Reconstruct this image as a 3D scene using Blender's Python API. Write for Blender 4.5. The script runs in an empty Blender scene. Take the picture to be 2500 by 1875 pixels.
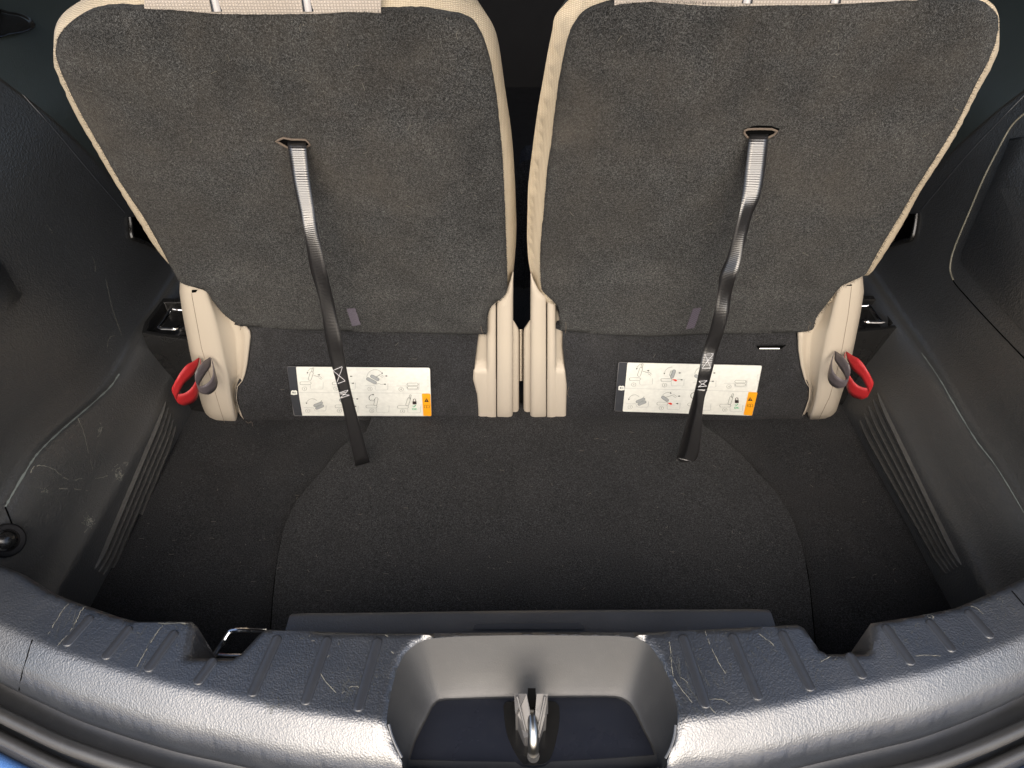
import bpy, math, random
from mathutils import Vector, Matrix
from mathutils.bvhtree import BVHTree
from mathutils.geometry import delaunay_2d_cdt
from mathutils import noise as mnoise
random.seed(7)
C = bpy.context.scene.collection
R = math.radians

# ------------------------------------------------------------------ camera
F = 1680.0; PITCH = R(40.8); CAM = Vector((-0.012, 0.0, 0.87))
cd = bpy.data.cameras.new('camera'); cam = bpy.data.objects.new('camera', cd); C.objects.link(cam)
cam.location = CAM; cam.rotation_euler = (R(90) - PITCH, 0, 0)
cd.sensor_width = 36.0; cd.lens = 36.0 * F / 2500.0; cd.clip_start = 0.02; cd.clip_end = 2000
bpy.context.scene.camera = cam

# ------------------------------------------------------------------ light
SUN_EL = R(38); SUN_AZ = R(0)          # the sun stands behind the photographer (towards -Y)
w = bpy.data.worlds.new('World'); bpy.context.scene.world = w; w.use_nodes = True
nt = w.node_tree; bg = nt.nodes['Background']
sky = nt.nodes.new('ShaderNodeTexSky'); sky.sky_type = 'NISHITA'; sky.sun_disc = False
sky.air_density = 1.0; sky.dust_density = 4.0; sky.ozone_density = 1.0
sky.sun_elevation = SUN_EL; sky.sun_rotation = R(180)
nt.links.new(sky.outputs[0], bg.inputs[0]); bg.inputs[1].default_value = 0.15
sd = bpy.data.lights.new('sun', 'SUN'); sd.energy = 2.1; sd.angle = R(84); sd.color = (1.0, 0.93, 0.835)
sun = bpy.data.objects.new('sun', sd); C.objects.link(sun)
sun.rotation_euler = (R(90) - SUN_EL, 0, SUN_AZ)
vs = bpy.context.scene.view_settings
bpy.context.scene.display_settings.display_device = 'sRGB'
vs.view_transform = 'Standard'; vs.look = 'None'; vs.gamma = 1.0; vs.use_curve_mapping = False
vs.exposure = 1.0

# ------------------------------------------------------------------ rays of the survey camera
def ray(px, py):
    a = (px - 1250) / F; b = -(py - 937.5) / F
    return Vector((a, math.cos(PITCH) + b * math.sin(PITCH), -math.sin(PITCH) + b * math.cos(PITCH)))
def Zp(px, py, z):
    d = ray(px, py); return CAM + d * ((z - CAM.z) / d.z)
def Xp(px, py, x):
    d = ray(px, py); return CAM + d * ((x - CAM.x) / d.x)
def Yp(px, py, y):
    d = ray(px, py); return CAM + d * ((y - CAM.y) / d.y)
LEAN = R(10)
SO = Vector((0, 0.90, 0)); SD = Vector((0, -math.sin(LEAN), math.cos(LEAN))); SN = Vector((0, -math.cos(LEAN), -math.sin(LEAN)))
def Sp(px, py, off=0.0):                 # on the plane of the seat backs, off = towards the tailgate
    d = ray(px, py); o = SO + SN * off
    return CAM + d * ((o - CAM).dot(SN) / d.dot(SN))
def Suv(px, py, off=0.0):
    p = Sp(px, py, off); return (p.x, (p - SO).dot(SD))
def Sxyz(u, v, off=0.0):
    return Vector((u, SO.y, SO.z)) + SD * v + SN * off

def interp(pts, x):
    if x <= pts[0][0]:
        (x0, y0), (x1, y1) = pts[0], pts[1]
    elif x >= pts[-1][0]:
        (x0, y0), (x1, y1) = pts[-2], pts[-1]
    else:
        for i in range(len(pts) - 1):
            if pts[i][0] <= x <= pts[i + 1][0]:
                (x0, y0), (x1, y1) = pts[i], pts[i + 1]; break
    return y0 if x1 == x0 else y0 + (y1 - y0) * (x - x0) / (x1 - x0)
def smooth_fn(pts, half, n=9):           # a smoothed version of a polyline function
    return lambda x: sum(interp(pts, x + half * (2 * i / (n - 1) - 1)) for i in range(n)) / n
def sstep(t): t = max(0.0, min(1.0, t)); return t * t * (3 - 2 * t)

# ------------------------------------------------------------------ materials
MATS = {}
def new_mat(name):
    m = bpy.data.materials.new(name); m.use_nodes = True; MATS[name] = m
    return m, m.node_tree.nodes, m.node_tree.links, m.node_tree.nodes['Principled BSDF']
def noise_node(N, L, scale, detail=2.0, rough=0.5, vec=None):
    n = N.new('ShaderNodeTexNoise'); n.inputs['Scale'].default_value = scale
    n.inputs['Detail'].default_value = detail; n.inputs['Roughness'].default_value = rough
    if vec is not None: L.new(vec, n.inputs['Vector'])
    return n
def ramp(N, L, src, a, b, ca, cb):
    r = N.new('ShaderNodeValToRGB'); r.color_ramp.elements[0].position = a; r.color_ramp.elements[1].position = b
    r.color_ramp.elements[0].color = (*ca, 1); r.color_ramp.elements[1].color = (*cb, 1)
    L.new(src, r.inputs[0]); return r
def mix(N, L, kind, fac, a, b):
    m = N.new('ShaderNodeMix'); m.data_type = 'RGBA'; m.blend_type = kind
    if isinstance(fac, float): m.inputs[0].default_value = fac
    else: L.new(fac, m.inputs[0])
    for k, v in ((6, a), (7, b)):
        if isinstance(v, tuple): m.inputs[k].default_value = (*v, 1)
        else: L.new(v, m.inputs[k])
    return m.outputs[2]
def bump(N, L, h, strength, dist, B, prev=None):
    b = N.new('ShaderNodeBump'); b.inputs['Strength'].default_value = strength; b.inputs['Distance'].default_value = dist
    L.new(h, b.inputs['Height'])
    if prev: L.new(prev.outputs[0], b.inputs['Normal'])
    L.new(b.outputs[0], B.inputs['Normal']); return b

def carpet_mat(name, dark, light, dust, grain=620, bumpk=0.9, sheen=0.0, dusty=0.6, blotch=1.0, zgrad=None):
    m, N, L, B = new_mat(name)
    tc = N.new('ShaderNodeTexCoord'); v = tc.outputs['Object']
    n1 = noise_node(N, L, grain, 2.0, 0.6, v)
    c1 = ramp(N, L, n1.outputs[0], 0.36, 0.66, dark, light)
    n1b = noise_node(N, L, grain * 0.5, 2.0, 0.6, v)
    sp = ramp(N, L, n1b.outputs[0], 0.35, 0.68, (0.72, 0.72, 0.72), (1.28, 1.28, 1.28))
    c1 = mix(N, L, 'MULTIPLY', 1.0, c1.outputs[0], sp.outputs[0])
    n2 = noise_node(N, L, 6.5, 4.0, 0.62, v)                       # nap brushed one way and the other, trodden-in dust
    f = ramp(N, L, n2.outputs[0], 0.42, 0.72, (0, 0, 0), (dusty, dusty, dusty))
    fo = f.outputs[0]
    if zgrad:                                                      # second tone mixed in more strongly towards the top of the seat back
        sx = N.new('ShaderNodeSeparateXYZ'); L.new(v, sx.inputs[0]); mr = N.new('ShaderNodeMapRange')
        mr.inputs[1].default_value = zgrad[0]; mr.inputs[2].default_value = zgrad[1]; mr.inputs[3].default_value = 0.15; mr.inputs[4].default_value = 1.25
        L.new(sx.outputs[2], mr.inputs[0]); mm = N.new('ShaderNodeMath'); mm.operation = 'MULTIPLY'; L.new(fo, mm.inputs[0]); L.new(mr.outputs[0], mm.inputs[1]); fo = mm.outputs[0]
    c2 = mix(N, L, 'MIX', fo, c1, dust)
    n4 = noise_node(N, L, 11, 4.0, 0.6, v); n4.inputs['Distortion'].default_value = 0.8
    s4 = ramp(N, L, n4.outputs[0], 0.34, 0.68, (1 - 0.26 * blotch,) * 3, (1 + 0.16 * blotch,) * 3)
    c3 = mix(N, L, 'MULTIPLY', 1.0, c2, s4.outputs[0])
    c4 = mix(N, L, 'MULTIPLY', 0.55, c3, sp.outputs[0])
    L.new(c4, B.inputs['Base Color'])
    B.inputs['Roughness'].default_value = 0.95; B.inputs['Specular IOR Level'].default_value = 0.12
    B.inputs['Sheen Weight'].default_value = sheen; B.inputs['Sheen Roughness'].default_value = 0.6
    bump(N, L, n1.outputs[0], bumpk, 0.0025, B)
    return m
carpet_mat('seat_carpet', (0.0095, 0.0097, 0.0095), (0.062, 0.063, 0.062), (0.062, 0.054, 0.044), 800, 1.0, 0.05, 0.55, 1.0, (0.25, 0.6))
carpet_mat('lower_carpet', (0.006, 0.0062, 0.007), (0.036, 0.037, 0.041), (0.04, 0.039, 0.038), 800, 0.8, 0.03, 0.3)
carpet_mat('floor_carpet', (0.0085, 0.0088, 0.0095), (0.031, 0.032, 0.034), (0.03, 0.028, 0.027), 900, 0.6, 0.02, 0.35, 0.6)
carpet_mat('board_carpet', (0.012, 0.0122, 0.0128), (0.038, 0.039, 0.041), (0.034, 0.033, 0.032), 900, 0.5, 0.02, 0.2, 0.35)

def grain_mat(name, col, rough, spec, scale=330, k=0.35, wear=0.0, dist=0.0006, ior=1.5):
    m, N, L, B = new_mat(name)
    tc = N.new('ShaderNodeTexCoord'); v = tc.outputs['Object']
    nz = noise_node(N, L, scale * 0.5, 2.0, 0.5, v)
    vo = N.new('ShaderNodeTexVoronoi'); vo.feature = 'F1'; vo.inputs['Scale'].default_value = scale
    mx = N.new('ShaderNodeMix'); mx.data_type = 'VECTOR'; mx.inputs[0].default_value = 0.0012
    L.new(v, mx.inputs[4]); L.new(nz.outputs[1], mx.inputs[5]); L.new(mx.outputs[1], vo.inputs['Vector'])
    add = N.new('ShaderNodeMath'); add.operation = 'ADD'; L.new(vo.outputs[0], add.inputs[0]); L.new(nz.outputs[0], add.inputs[1])
    bump(N, L, add.outputs[0], k, dist, B)
    n2 = noise_node(N, L, 9, 5.0, 0.65, v)
    rr = ramp(N, L, n2.outputs[0], 0.35, 0.7, (rough - 0.07,) * 3, (rough + 0.07,) * 3)
    L.new(rr.outputs[0], B.inputs['Roughness'])
    dust = noise_node(N, L, 60, 6.0, 0.75, v)
    df = ramp(N, L, dust.outputs[0], 0.52, 0.8, (0, 0, 0), (wear, wear, wear))
    base = mix(N, L, 'MIX', df.outputs[0], col, (0.2, 0.2, 0.19))
    L.new(base, B.inputs['Base Color'])
    B.inputs['Specular IOR Level'].default_value = spec; B.inputs['IOR'].default_value = ior
    return m
grain_mat('sill_plastic', (0.014, 0.018, 0.026), 0.43, 1.0, 520, 0.55, 0.05, 0.0005, 1.8)
grain_mat('trim_plastic', (0.038, 0.0395, 0.041), 0.40, 0.8, 380, 0.7, 0.06, 0.0006)
grain_mat('smooth_plastic', (0.028, 0.031, 0.038), 0.36, 0.9, 900, 0.12, 0.05, 0.0002)
grain_mat('recess_plastic', (0.032, 0.033, 0.035), 0.55, 0.8, 1100, 0.25, 0.05, 0.0003)
grain_mat('plate_plastic', (0.013, 0.015, 0.022), 0.30, 0.35, 1200, 0.06, 0.03, 0.0002)
grain_mat('pillar_plastic', (0.030, 0.037, 0.034), 0.40, 0.8, 500, 0.3, 0.03, 0.0004)
grain_mat('cream_plastic', (0.42, 0.372, 0.305), 0.55, 0.3, 800, 0.15, 0.02, 0.0003)
grain_mat('pocket_plastic', (0.010, 0.010, 0.010), 0.25, 0.6, 900, 0.05, 0.02, 0.0002)
grain_mat('rubber', (0.035, 0.034, 0.033), 0.40, 0.8, 700, 0.15, 0.12, 0.0003)
grain_mat('slat_plastic', (0.060, 0.059, 0.056), 0.5, 0.7, 500, 0.4, 0.25, 0.0005)
grain_mat('cabin_lining', (0.007, 0.007, 0.008), 0.7, 0.2, 300, 0.1, 0.0)

def weave_mat(name, col, col2, scale, rough=0.8, spec=0.2, k=0.5, axis='Z'):
    m, N, L, B = new_mat(name)
    tc = N.new('ShaderNodeTexCoord'); v = tc.outputs['Object']
    w1 = N.new('ShaderNodeTexWave'); w1.wave_type = 'BANDS'; w1.bands_direction = axis; w1.inputs['Scale'].default_value = scale
    w1.inputs['Distortion'].default_value = 0.6; w1.inputs['Detail'].default_value = 1.0
    w2 = N.new('ShaderNodeTexWave'); w2.wave_type = 'BANDS'; w2.bands_direction = 'X'; w2.inputs['Scale'].default_value = scale * 0.9
    L.new(v, w1.inputs[0]); L.new(v, w2.inputs[0])
    mu = N.new('ShaderNodeMath'); mu.operation = 'MULTIPLY'; L.new(w1.outputs[1], mu.inputs[0]); L.new(w2.outputs[1], mu.inputs[1])
    c = ramp(N, L, mu.outputs[0], 0.05, 0.6, col2, col)
    nz = noise_node(N, L, 8, 4, 0.6, v)
    sh = ramp(N, L, nz.outputs[0], 0.35, 0.7, (0.88, 0.87, 0.85), (1.04, 1.04, 1.04))
    L.new(mix(N, L, 'MULTIPLY', 1.0, c.outputs[0], sh.outputs[0]), B.inputs['Base Color'])
    B.inputs['Roughness'].default_value = rough; B.inputs['Specular IOR Level'].default_value = spec
    bump(N, L, mu.outputs[0], k, 0.001, B)
    return m
weave_mat('cream_fabric', (0.56, 0.485, 0.37), (0.36, 0.305, 0.225), 210)
weave_mat('rib_fabric', (0.42, 0.375, 0.33), (0.28, 0.25, 0.22), 110)

def webbing_mat(name, col, rough, spec, scale, aniso=0.0, col2=None):
    m, N, L, B = new_mat(name)
    tc = N.new('ShaderNodeTexCoord'); v = tc.outputs['Object']
    w1 = N.new('ShaderNodeTexWave'); w1.wave_type = 'BANDS'; w1.bands_direction = 'Z'; w1.inputs['Scale'].default_value = scale
    w1.inputs['Distortion'].default_value = 0.4; L.new(v, w1.inputs[0])
    w2 = N.new('ShaderNodeTexWave'); w2.wave_type = 'BANDS'; w2.bands_direction = 'X'; w2.inputs['Scale'].default_value = scale * 1.5
    L.new(v, w2.inputs[0])
    c2 = col2 or tuple(k * 0.55 for k in col)
    c = ramp(N, L, w1.outputs[1], 0.1, 0.7, c2, col)
    L.new(c.outputs[0], B.inputs['Base Color'])
    B.inputs['Roughness'].default_value = rough; B.inputs['Specular IOR Level'].default_value = spec; B.inputs['IOR'].default_value = 1.65
    bump(N, L, w1.outputs[1], 0.35, 0.0006, B)
    return m
webbing_mat('black_webbing', (0.011, 0.0105, 0.011), 0.34, 1.0, 131)
webbing_mat('red_webbing', (0.42, 0.016, 0.020), 0.5, 0.5, 240, col2=(0.33, 0.008, 0.010))
webbing_mat('grey_webbing', (0.125, 0.105, 0.112), 0.42, 0.6, 240)

def plain(name, col, rough=0.5, metal=0.0, spec=0.5):
    m, N, L, B = new_mat(name)
    tc = N.new('ShaderNodeTexCoord'); n = noise_node(N, L, 140, 4, 0.6, tc.outputs['Object'])
    c = ramp(N, L, n.outputs[0], 0.3, 0.7, tuple(k * 0.88 for k in col), col)
    L.new(c.outputs[0], B.inputs['Base Color'])
    B.inputs['Roughness'].default_value = rough; B.inputs['Metallic'].default_value = metal; B.inputs['Specular IOR Level'].default_value = spec
    return m
plain('chrome', (0.82, 0.82, 0.84), 0.09, 1.0)
plain('steel', (0.55, 0.54, 0.50), 0.28, 1.0)
plain('clear_plastic', (0.07, 0.068, 0.068), 0.5, 0.0, 0.7)
plain('black', (0.004, 0.004, 0.004), 0.7, 0, 0.2)
plain('gap', (0.003, 0.003, 0.003), 0.9, 0, 0.0)
plain('sticker_white', (0.72, 0.73, 0.68), 0.32)
plain('sticker_film', (0.13, 0.13, 0.135), 0.14, 0, 0.7)
plain('sticker_band', (0.045, 0.048, 0.055), 0.16, 0, 0.6)
plain('ink', (0.05, 0.065, 0.06), 0.5)
plain('ink_grey', (0.36, 0.38, 0.38), 0.5)
plain('ink_red', (0.75, 0.04, 0.02), 0.5)
plain('ink_green', (0.0, 0.42, 0.17), 0.5)
plain('ink_amber', (0.88, 0.37, 0.015), 0.4)
plain('ink_dark', (0.03, 0.02, 0.02), 0.5)
plain('thread_white', (0.55, 0.55, 0.56), 0.7)
plain('thread_violet', (0.055, 0.045, 0.062), 0.7)
plain('scuff', (0.095, 0.10, 0.095), 0.8, 0, 0.2)
plain('scuff_light', (0.24, 0.235, 0.20), 0.85, 0, 0.2)
plain('lint_fibre', (0.13, 0.12, 0.10), 0.9)
plain('frayed', (0.11, 0.085, 0.065), 0.9)
plain('pavement', (0.42, 0.37, 0.31), 0.9)
m, N, L, B = new_mat('blue_paint')
tc = N.new('ShaderNodeTexCoord'); nn = noise_node(N, L, 900, 1, 0.5, tc.outputs['Object'])
cc = ramp(N, L, nn.outputs[0], 0.4, 0.7, (0.07, 0.18, 0.46), (0.13, 0.28, 0.62)); L.new(cc.outputs[0], B.inputs['Base Color'])
B.inputs['Roughness'].default_value = 0.3; B.inputs['Metallic'].default_value = 0.3; B.inputs['Coat Weight'].default_value = 1.0; B.inputs['Coat Roughness'].default_value = 0.05

# ------------------------------------------------------------------ mesh helpers
def tag(o, label=None, cat=None, group=None, kind=None):
    if label: o['label'] = label
    if cat: o['category'] = cat
    if group: o['group'] = group
    if kind: o['kind'] = kind
    return o
def thing(name, loc, label, cat, group=None):
    o = bpy.data.objects.new(name, None); o.location = loc; C.objects.link(o); o.empty_display_size = 0.05
    return tag(o, label, cat, group)
def world_loc(o):
    v = Vector((0, 0, 0))
    while o is not None: v += o.location; o = o.parent
    return v
def obj(name, vf, mat, parent=None, smooth=True, bevel=0.0, solid=0.0, angle=35, subsurf=0):
    verts, faces = vf
    off = world_loc(parent) if parent else Vector((0, 0, 0))
    me = bpy.data.meshes.new(name); me.from_pydata([tuple(Vector(v) - off) for v in verts], [], faces); me.validate(); me.update()
    o = bpy.data.objects.new(name, me); C.objects.link(o)
    if isinstance(mat, (list, tuple)):
        for k in mat: me.materials.append(MATS[k])
    else: me.materials.append(MATS[mat])
    if parent: o.parent = parent
    if smooth:
        me.polygons.foreach_set('use_smooth', [True] * len(me.polygons))
        if angle < 180 and hasattr(me, 'set_sharp_from_angle'): me.set_sharp_from_angle(angle=R(angle))
    if solid:
        s = o.modifiers.new('thickness', 'SOLIDIFY'); s.thickness = solid; s.offset = 0
    if bevel:
        b = o.modifiers.new('bevel', 'BEVEL'); b.width = bevel; b.segments = 2; b.limit_method = 'ANGLE'; b.angle_limit = R(40)
    if subsurf:
        s = o.modifiers.new('subsurf', 'SUBSURF'); s.levels = subsurf; s.render_levels = subsurf
    return o
def join(*vfs):
    V, Fc = [], []
    for v, f in vfs:
        n = len(V); V += list(v); Fc += [tuple(i + n for i in q) for q in f]
    return V, Fc
def loft(rows, closed_u=False, closed_v=False, flip=False):
    nr, nc = len(rows), len(rows[0]); V = [p for r in rows for p in r]; Fc = []
    for i in range(nr if closed_v else nr - 1):
        for j in range(nc if closed_u else nc - 1):
            a, b, c, d = i * nc + j, i * nc + (j + 1) % nc, ((i + 1) % nr) * nc + (j + 1) % nc, ((i + 1) % nr) * nc + j
            Fc.append((a, d, c, b) if flip else (a, b, c, d))
    return V, Fc
def box(c, s, rot=None):
    V = []
    for x in (-.5, .5):
        for y in (-.5, .5):
            for z in (-.5, .5):
                p = Vector((x * s[0], y * s[1], z * s[2]))
                if rot: p = rot @ p
                V.append(Vector(c) + p)
    return V, [(0, 1, 3, 2), (4, 6, 7, 5), (0, 4, 5, 1), (2, 3, 7, 6), (0, 2, 6, 4), (1, 5, 7, 3)]
def frame_dirs(path, i, up=Vector((0, 0, 1))):
    a = path[max(0, i - 1)]; b = path[min(len(path) - 1, i + 1)]
    t = (b - a).normalized(); s = t.cross(up)
    if s.length < 1e-4: s = t.cross(Vector((0, 1, 0)))
    s.normalize(); return t, s, s.cross(t)
def tube(path, r, n=12, caps=True):
    path = [Vector(p) for p in path]; rows = []
    t0, s, u = frame_dirs(path, 0)
    for i, p in enumerate(path):
        a = path[max(0, i - 1)]; b = path[min(len(path) - 1, i + 1)]; t = (b - a).normalized()
        s = (s - t * s.dot(t)).normalized(); u = s.cross(t)
        rr = r[i] if isinstance(r, (list, tuple)) else r
        rows.append([p + s * (rr * math.cos(2 * math.pi * k / n)) + u * (rr * math.sin(2 * math.pi * k / n)) for k in range(n)])
    V, Fc = loft(rows, closed_u=True)
    if caps: Fc += [tuple(range(n)), tuple(range(len(V) - n, len(V)))[::-1]]
    return V, Fc
def smooth_path(pts, n=6, closed=False):
    pts = [Vector(p) for p in pts]; out = []; m = len(pts)
    rng = range(m) if closed else range(m - 1)
    for i in rng:
        if closed: p0, p1, p2, p3 = pts[(i - 1) % m], pts[i], pts[(i + 1) % m], pts[(i + 2) % m]
        else: p0, p1, p2, p3 = pts[max(0, i - 1)], pts[i], pts[i + 1], pts[min(m - 1, i + 2)]
        for k in range(n):
            t = k / n
            out.append(0.5 * ((2 * p1) + (p2 - p0) * t + (2 * p0 - 5 * p1 + 4 * p2 - p3) * t * t + (3 * p1 - p0 - 3 * p2 + p3) * t ** 3))
    if not closed: out.append(pts[-1])
    return out
def sm2(pts, n=5, closed=True):
    return [(p[0], p[1]) for p in smooth_path([(a, b, 0) for a, b in pts], n, closed)]
def inside(poly, x, y):
    r = False; j = len(poly) - 1
    for i in range(len(poly)):
        xi, yi = poly[i]; xj, yj = poly[j]
        if (yi > y) != (yj > y) and x < (xj - xi) * (y - yi) / (yj - yi) + xi: r = not r
        j = i
    return r
def resample(poly, step, closed=True):
    out = []; m = len(poly)
    for i in range(m if closed else m - 1):
        a = Vector(poly[i]); b = Vector(poly[(i + 1) % m]); k = max(1, int((b - a).length / step))
        for j in range(k): out.append(tuple(a.lerp(b, j / k)))
    if not closed: out.append(tuple(poly[-1]))
    return out
def dist_poly(poly, x, y):
    best = 1e9; m = len(poly)
    for i in range(m):
        ax, ay = poly[i]; bx, by = poly[(i + 1) % m]; dx, dy = bx - ax, by - ay; l = dx * dx + dy * dy
        t = 0 if l == 0 else max(0, min(1, ((x - ax) * dx + (y - ay) * dy) / l))
        d = (ax + t * dx - x) ** 2 + (ay + t * dy - y) ** 2
        if d < best: best = d
    return math.sqrt(best)
def fill(poly, spacing, holes=(), edge=None):
    """triangulate a 2-D outline (with holes) with evenly spread inner points; returns pts, tris, outline index list"""
    edge = edge or spacing
    P = resample(poly, edge); H = [resample(h, edge * 0.7) for h in holes]
    vs_ = list(P); ed = [(i, (i + 1) % len(P)) for i in range(len(P))]
    for h in H:
        n = len(vs_); vs_ += h; ed += [(n + i, n + (i + 1) % len(h)) for i in range(len(h))]
    x0, x1 = min(p[0] for p in P), max(p[0] for p in P); y0, y1 = min(p[1] for p in P), max(p[1] for p in P)
    hx = spacing; hy = spacing * 0.866; j = 0; y = y0 + hy
    while y < y1:
        x = x0 + (hx / 2 if j % 2 else 0)
        while x < x1:
            if inside(P, x, y) and dist_poly(P, x, y) > spacing * 0.45 and all(not inside(h, x, y) and dist_poly(h, x, y) > spacing * 0.3 for h in H):
                vs_.append((x, y))
            x += hx
        y += hy; j += 1
    r = delaunay_2d_cdt([Vector(p) for p in vs_], ed, [], 0, 1e-7)
    V = [(p.x, p.y) for p in r[0]]; T = []
    for f in r[2]:
        cx = sum(V[i][0] for i in f) / len(f); cy = sum(V[i][1] for i in f) / len(f)
        if inside(P, cx, cy) and not any(inside(h, cx, cy) for h in H): T.append(tuple(f))
    # rim indices
    orig = {}
    for i, o in enumerate(r[3]):
        for k in o: orig[k] = i
    rim = [orig[i] for i in range(len(P))]
    rims = []; n = len(P)
    for h in H: rims.append([orig[n + i] for i in range(len(h))]); n += len(h)
    return V, T, rim, rims, P, H
def skirt(V3, T, rim, drop):
    n = len(V3); m = len(rim)
    for i in rim: V3.append(drop(V3[i]))
    for k in range(m): T.append((rim[k], rim[(k + 1) % m], n + (k + 1) % m, n + k))
def bvh_of(vf): return BVHTree.FromPolygons([tuple(v) for v in vf[0]], vf[1])
def hit(bvh, px, py, lift=0.0):
    d = ray(px, py).normalized(); p, nrm, i, dist = bvh.ray_cast(CAM, d)
    if p is None: return None
    if nrm.dot(d) > 0: nrm = -nrm
    return p + nrm * lift
def flat_line(pts, wd, up):
    """thin flat strip through 3-D points, facing 'up'"""
    pts = [Vector(p) for p in pts]; A, Bv = [], []
    for i, p in enumerate(pts):
        a = pts[max(0, i - 1)]; b = pts[min(len(pts) - 1, i + 1)]; t = b - a
        if t.length < 1e-9: t = Vector((1, 0, 0))
        u = up[i] if isinstance(up, list) else up
        s = t.normalized().cross(u).normalized(); ww = wd[i] if isinstance(wd, list) else wd
        A.append(p + s * ww / 2); Bv.append(p - s * ww / 2)
    return loft([A, Bv])

# ================================================================== SETTING
# pavement the car stands on, far below the sill
obj('ground', ([(-60, -60, -0.62), (60, -60, -0.62), (60, 60, -0.62), (-60, 60, -0.62)], [(0, 1, 2, 3)]), 'pavement', smooth=False)['kind'] = 'structure'
# cargo floor
fl = fill([(-0.66, 0.20), (0.66, 0.20), (0.70, 1.6), (-0.70, 1.6)], 0.03)
V3 = [Vector((x, y, 0.0015 * mnoise.noise(Vector((x * 9, y * 9, 0))))) for x, y in fl[0]]
tag(obj('floor', (V3, fl[1]), 'floor_carpet'), 'dark grey carpeted floor of the car boot', None, None, 'structure')
# cabin shell: roof lining, far bulkhead and floor ahead of the third row, so that no daylight comes from the front
rows = []
for y in (0.62, 1.0, 1.8, 2.8):
    rows.append([Vector((x, y, 1.16 + 0.03 * (1 - (x / 0.7) ** 2) + 0.03 * sstep((y - .6) / .6))) for x in (-0.72, -0.5, -0.25, 0, 0.25, 0.5, 0.72)])
obj('ceiling', loft(rows), 'cabin_lining', solid=0.02)['kind'] = 'structure'
# raised tailgate overhead, hinged at the roof
tg = []
for i in range(9):
    k = i / 8; y = 0.60 - 1.0 * k; z = 1.20 + 0.56 * k - 0.10 * k * k
    tg.append([Vector((x, y - 0.03 * (1 - (x / 0.66) ** 2) * k, z + 0.02 * (1 - (x / 0.66) ** 2))) for x in (-0.66, -0.5, -0.25, 0, 0.25, 0.5, 0.66)])
obj('tailgate_lining', loft(tg), 'cabin_lining', solid=0.04)['kind'] = 'structure'
obj('cabin_wall', box((0, 2.8, 0.55), (1.6, 0.04, 1.4)), 'cabin_lining')['kind'] = 'structure'
obj('cabin_floor', box((0, 2.2, -0.03), (1.6, 1.25, 0.05)), 'cabin_lining')['kind'] = 'structure'

# ------------------------------------------------------------------ side walls of the boot
LF = [(440, 1040), (360, 1215), (285, 1375), (265, 1430)]
def side_wall(s, ridge_px, shoulder_px):
    # ridge and shoulder heights along the car, surveyed on vertical planes
    rg = sorted((Xp(px, py, s * 0.655).y, Xp(px, py, s * 0.655).z) for px, py in ridge_px)
    sh = sorted((Xp(px, py, s * 0.621).y, Xp(px, py, s * 0.621).z) for px, py in shoulder_px)
    rz = smooth_fn(rg, 0.03); hz = smooth_fn(sh, 0.03)
    rows = []
    y = 0.30
    ys = []
    while y < 1.3: ys.append(y); y += 0.012
    ys += [1.5, 1.8, 2.2, 2.8]
    for y in ys:
        h = min(max(hz(y), 0.075), 0.15); r_ = min(max(rz(y), h + 0.04), 0.24)
        prof = [(0.604, -0.01), (0.606, 0.01), (0.610, h * 0.4), (0.614, h * 0.68)]
        for a in range(1, 7):                             # rounded shoulder
            t = a / 6 * R(62); prof.append((0.614 + 0.016 * (1 - math.cos(t)) + 0.0, h * 0.68 + 0.3 * h * math.sin(t) / math.sin(R(62))))
        sx, sz = prof[-1]
        prof += [(sx + (0.648 - sx) * 0.33, sz + (r_ - sz) * 0.30), (sx + (0.648 - sx) * 0.7, sz + (r_ - sz) * 0.68), (0.648, r_ - 0.006), (0.6525, r_ - 0.001), (0.6565, r_ + 0.0008), (0.6605, r_ - 0.0005), (0.664, r_ + 0.003), (0.668, r_ + 0.010)]
        for t in (0.08, 0.2, 0.35, 0.5, 0.65, 0.8, 1.0):
            z = r_ + 0.01 + t * (0.70 - r_ - 0.01)
            bulge = -0.012 * math.sin(math.pi * t)
            kp = sstep((y - 0.60) / 0.25); prof.append((0.668 + 0.045 * t + bulge + kp * 0.05 * sstep((z - 0.46) / 0.25), z))
        prof += [(0.730, 0.725), (0.75, 0.745), (0.79, 0.755)]
        und = lambda z: 0.0025 * mnoise.noise(Vector((y * 5, z * 5, s * 3)))
        rows.append([Vector((s * (px + und(pz) * (1 if pz > 0.02 else 0)), y, pz)) for px, pz in prof])
    return rows
RIDGE_L = [(348, 814), (326, 849), (297, 903), (269, 945), (222, 989), (152, 1049), (98, 1100), (73, 1135), (32, 1204), (13, 1239)]
SHO_L = [(427, 882), (386, 954), (342, 1056), (323, 1113), (294, 1166), (253, 1230), (215, 1309), (177, 1356), (158, 1445)]
RIDGE_R = [(2211, 804), (2243, 852), (2294, 926), (2338, 1002), (2385, 1078), (2433, 1141), (2500, 1252)]
SHO_R = [(2132, 897), (2186, 977), (2243, 1097), (2294, 1198), (2338, 1268), (2370, 1318), (2401, 1397), (2427, 1435)]
wall_rows = {-1: side_wall(-1, RIDGE_L, SHO_L), 1: side_wall(1, RIDGE_R, SHO_R)}
ZSEAM = lambda y: max(0.2, interp([(0.90, 0.735), (0.978, 0.588), (1.03, 0.488), (1.124, 0.302), (1.25, 0.1)], y))
wall, WB, PBV = {}, {}, {}
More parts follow.
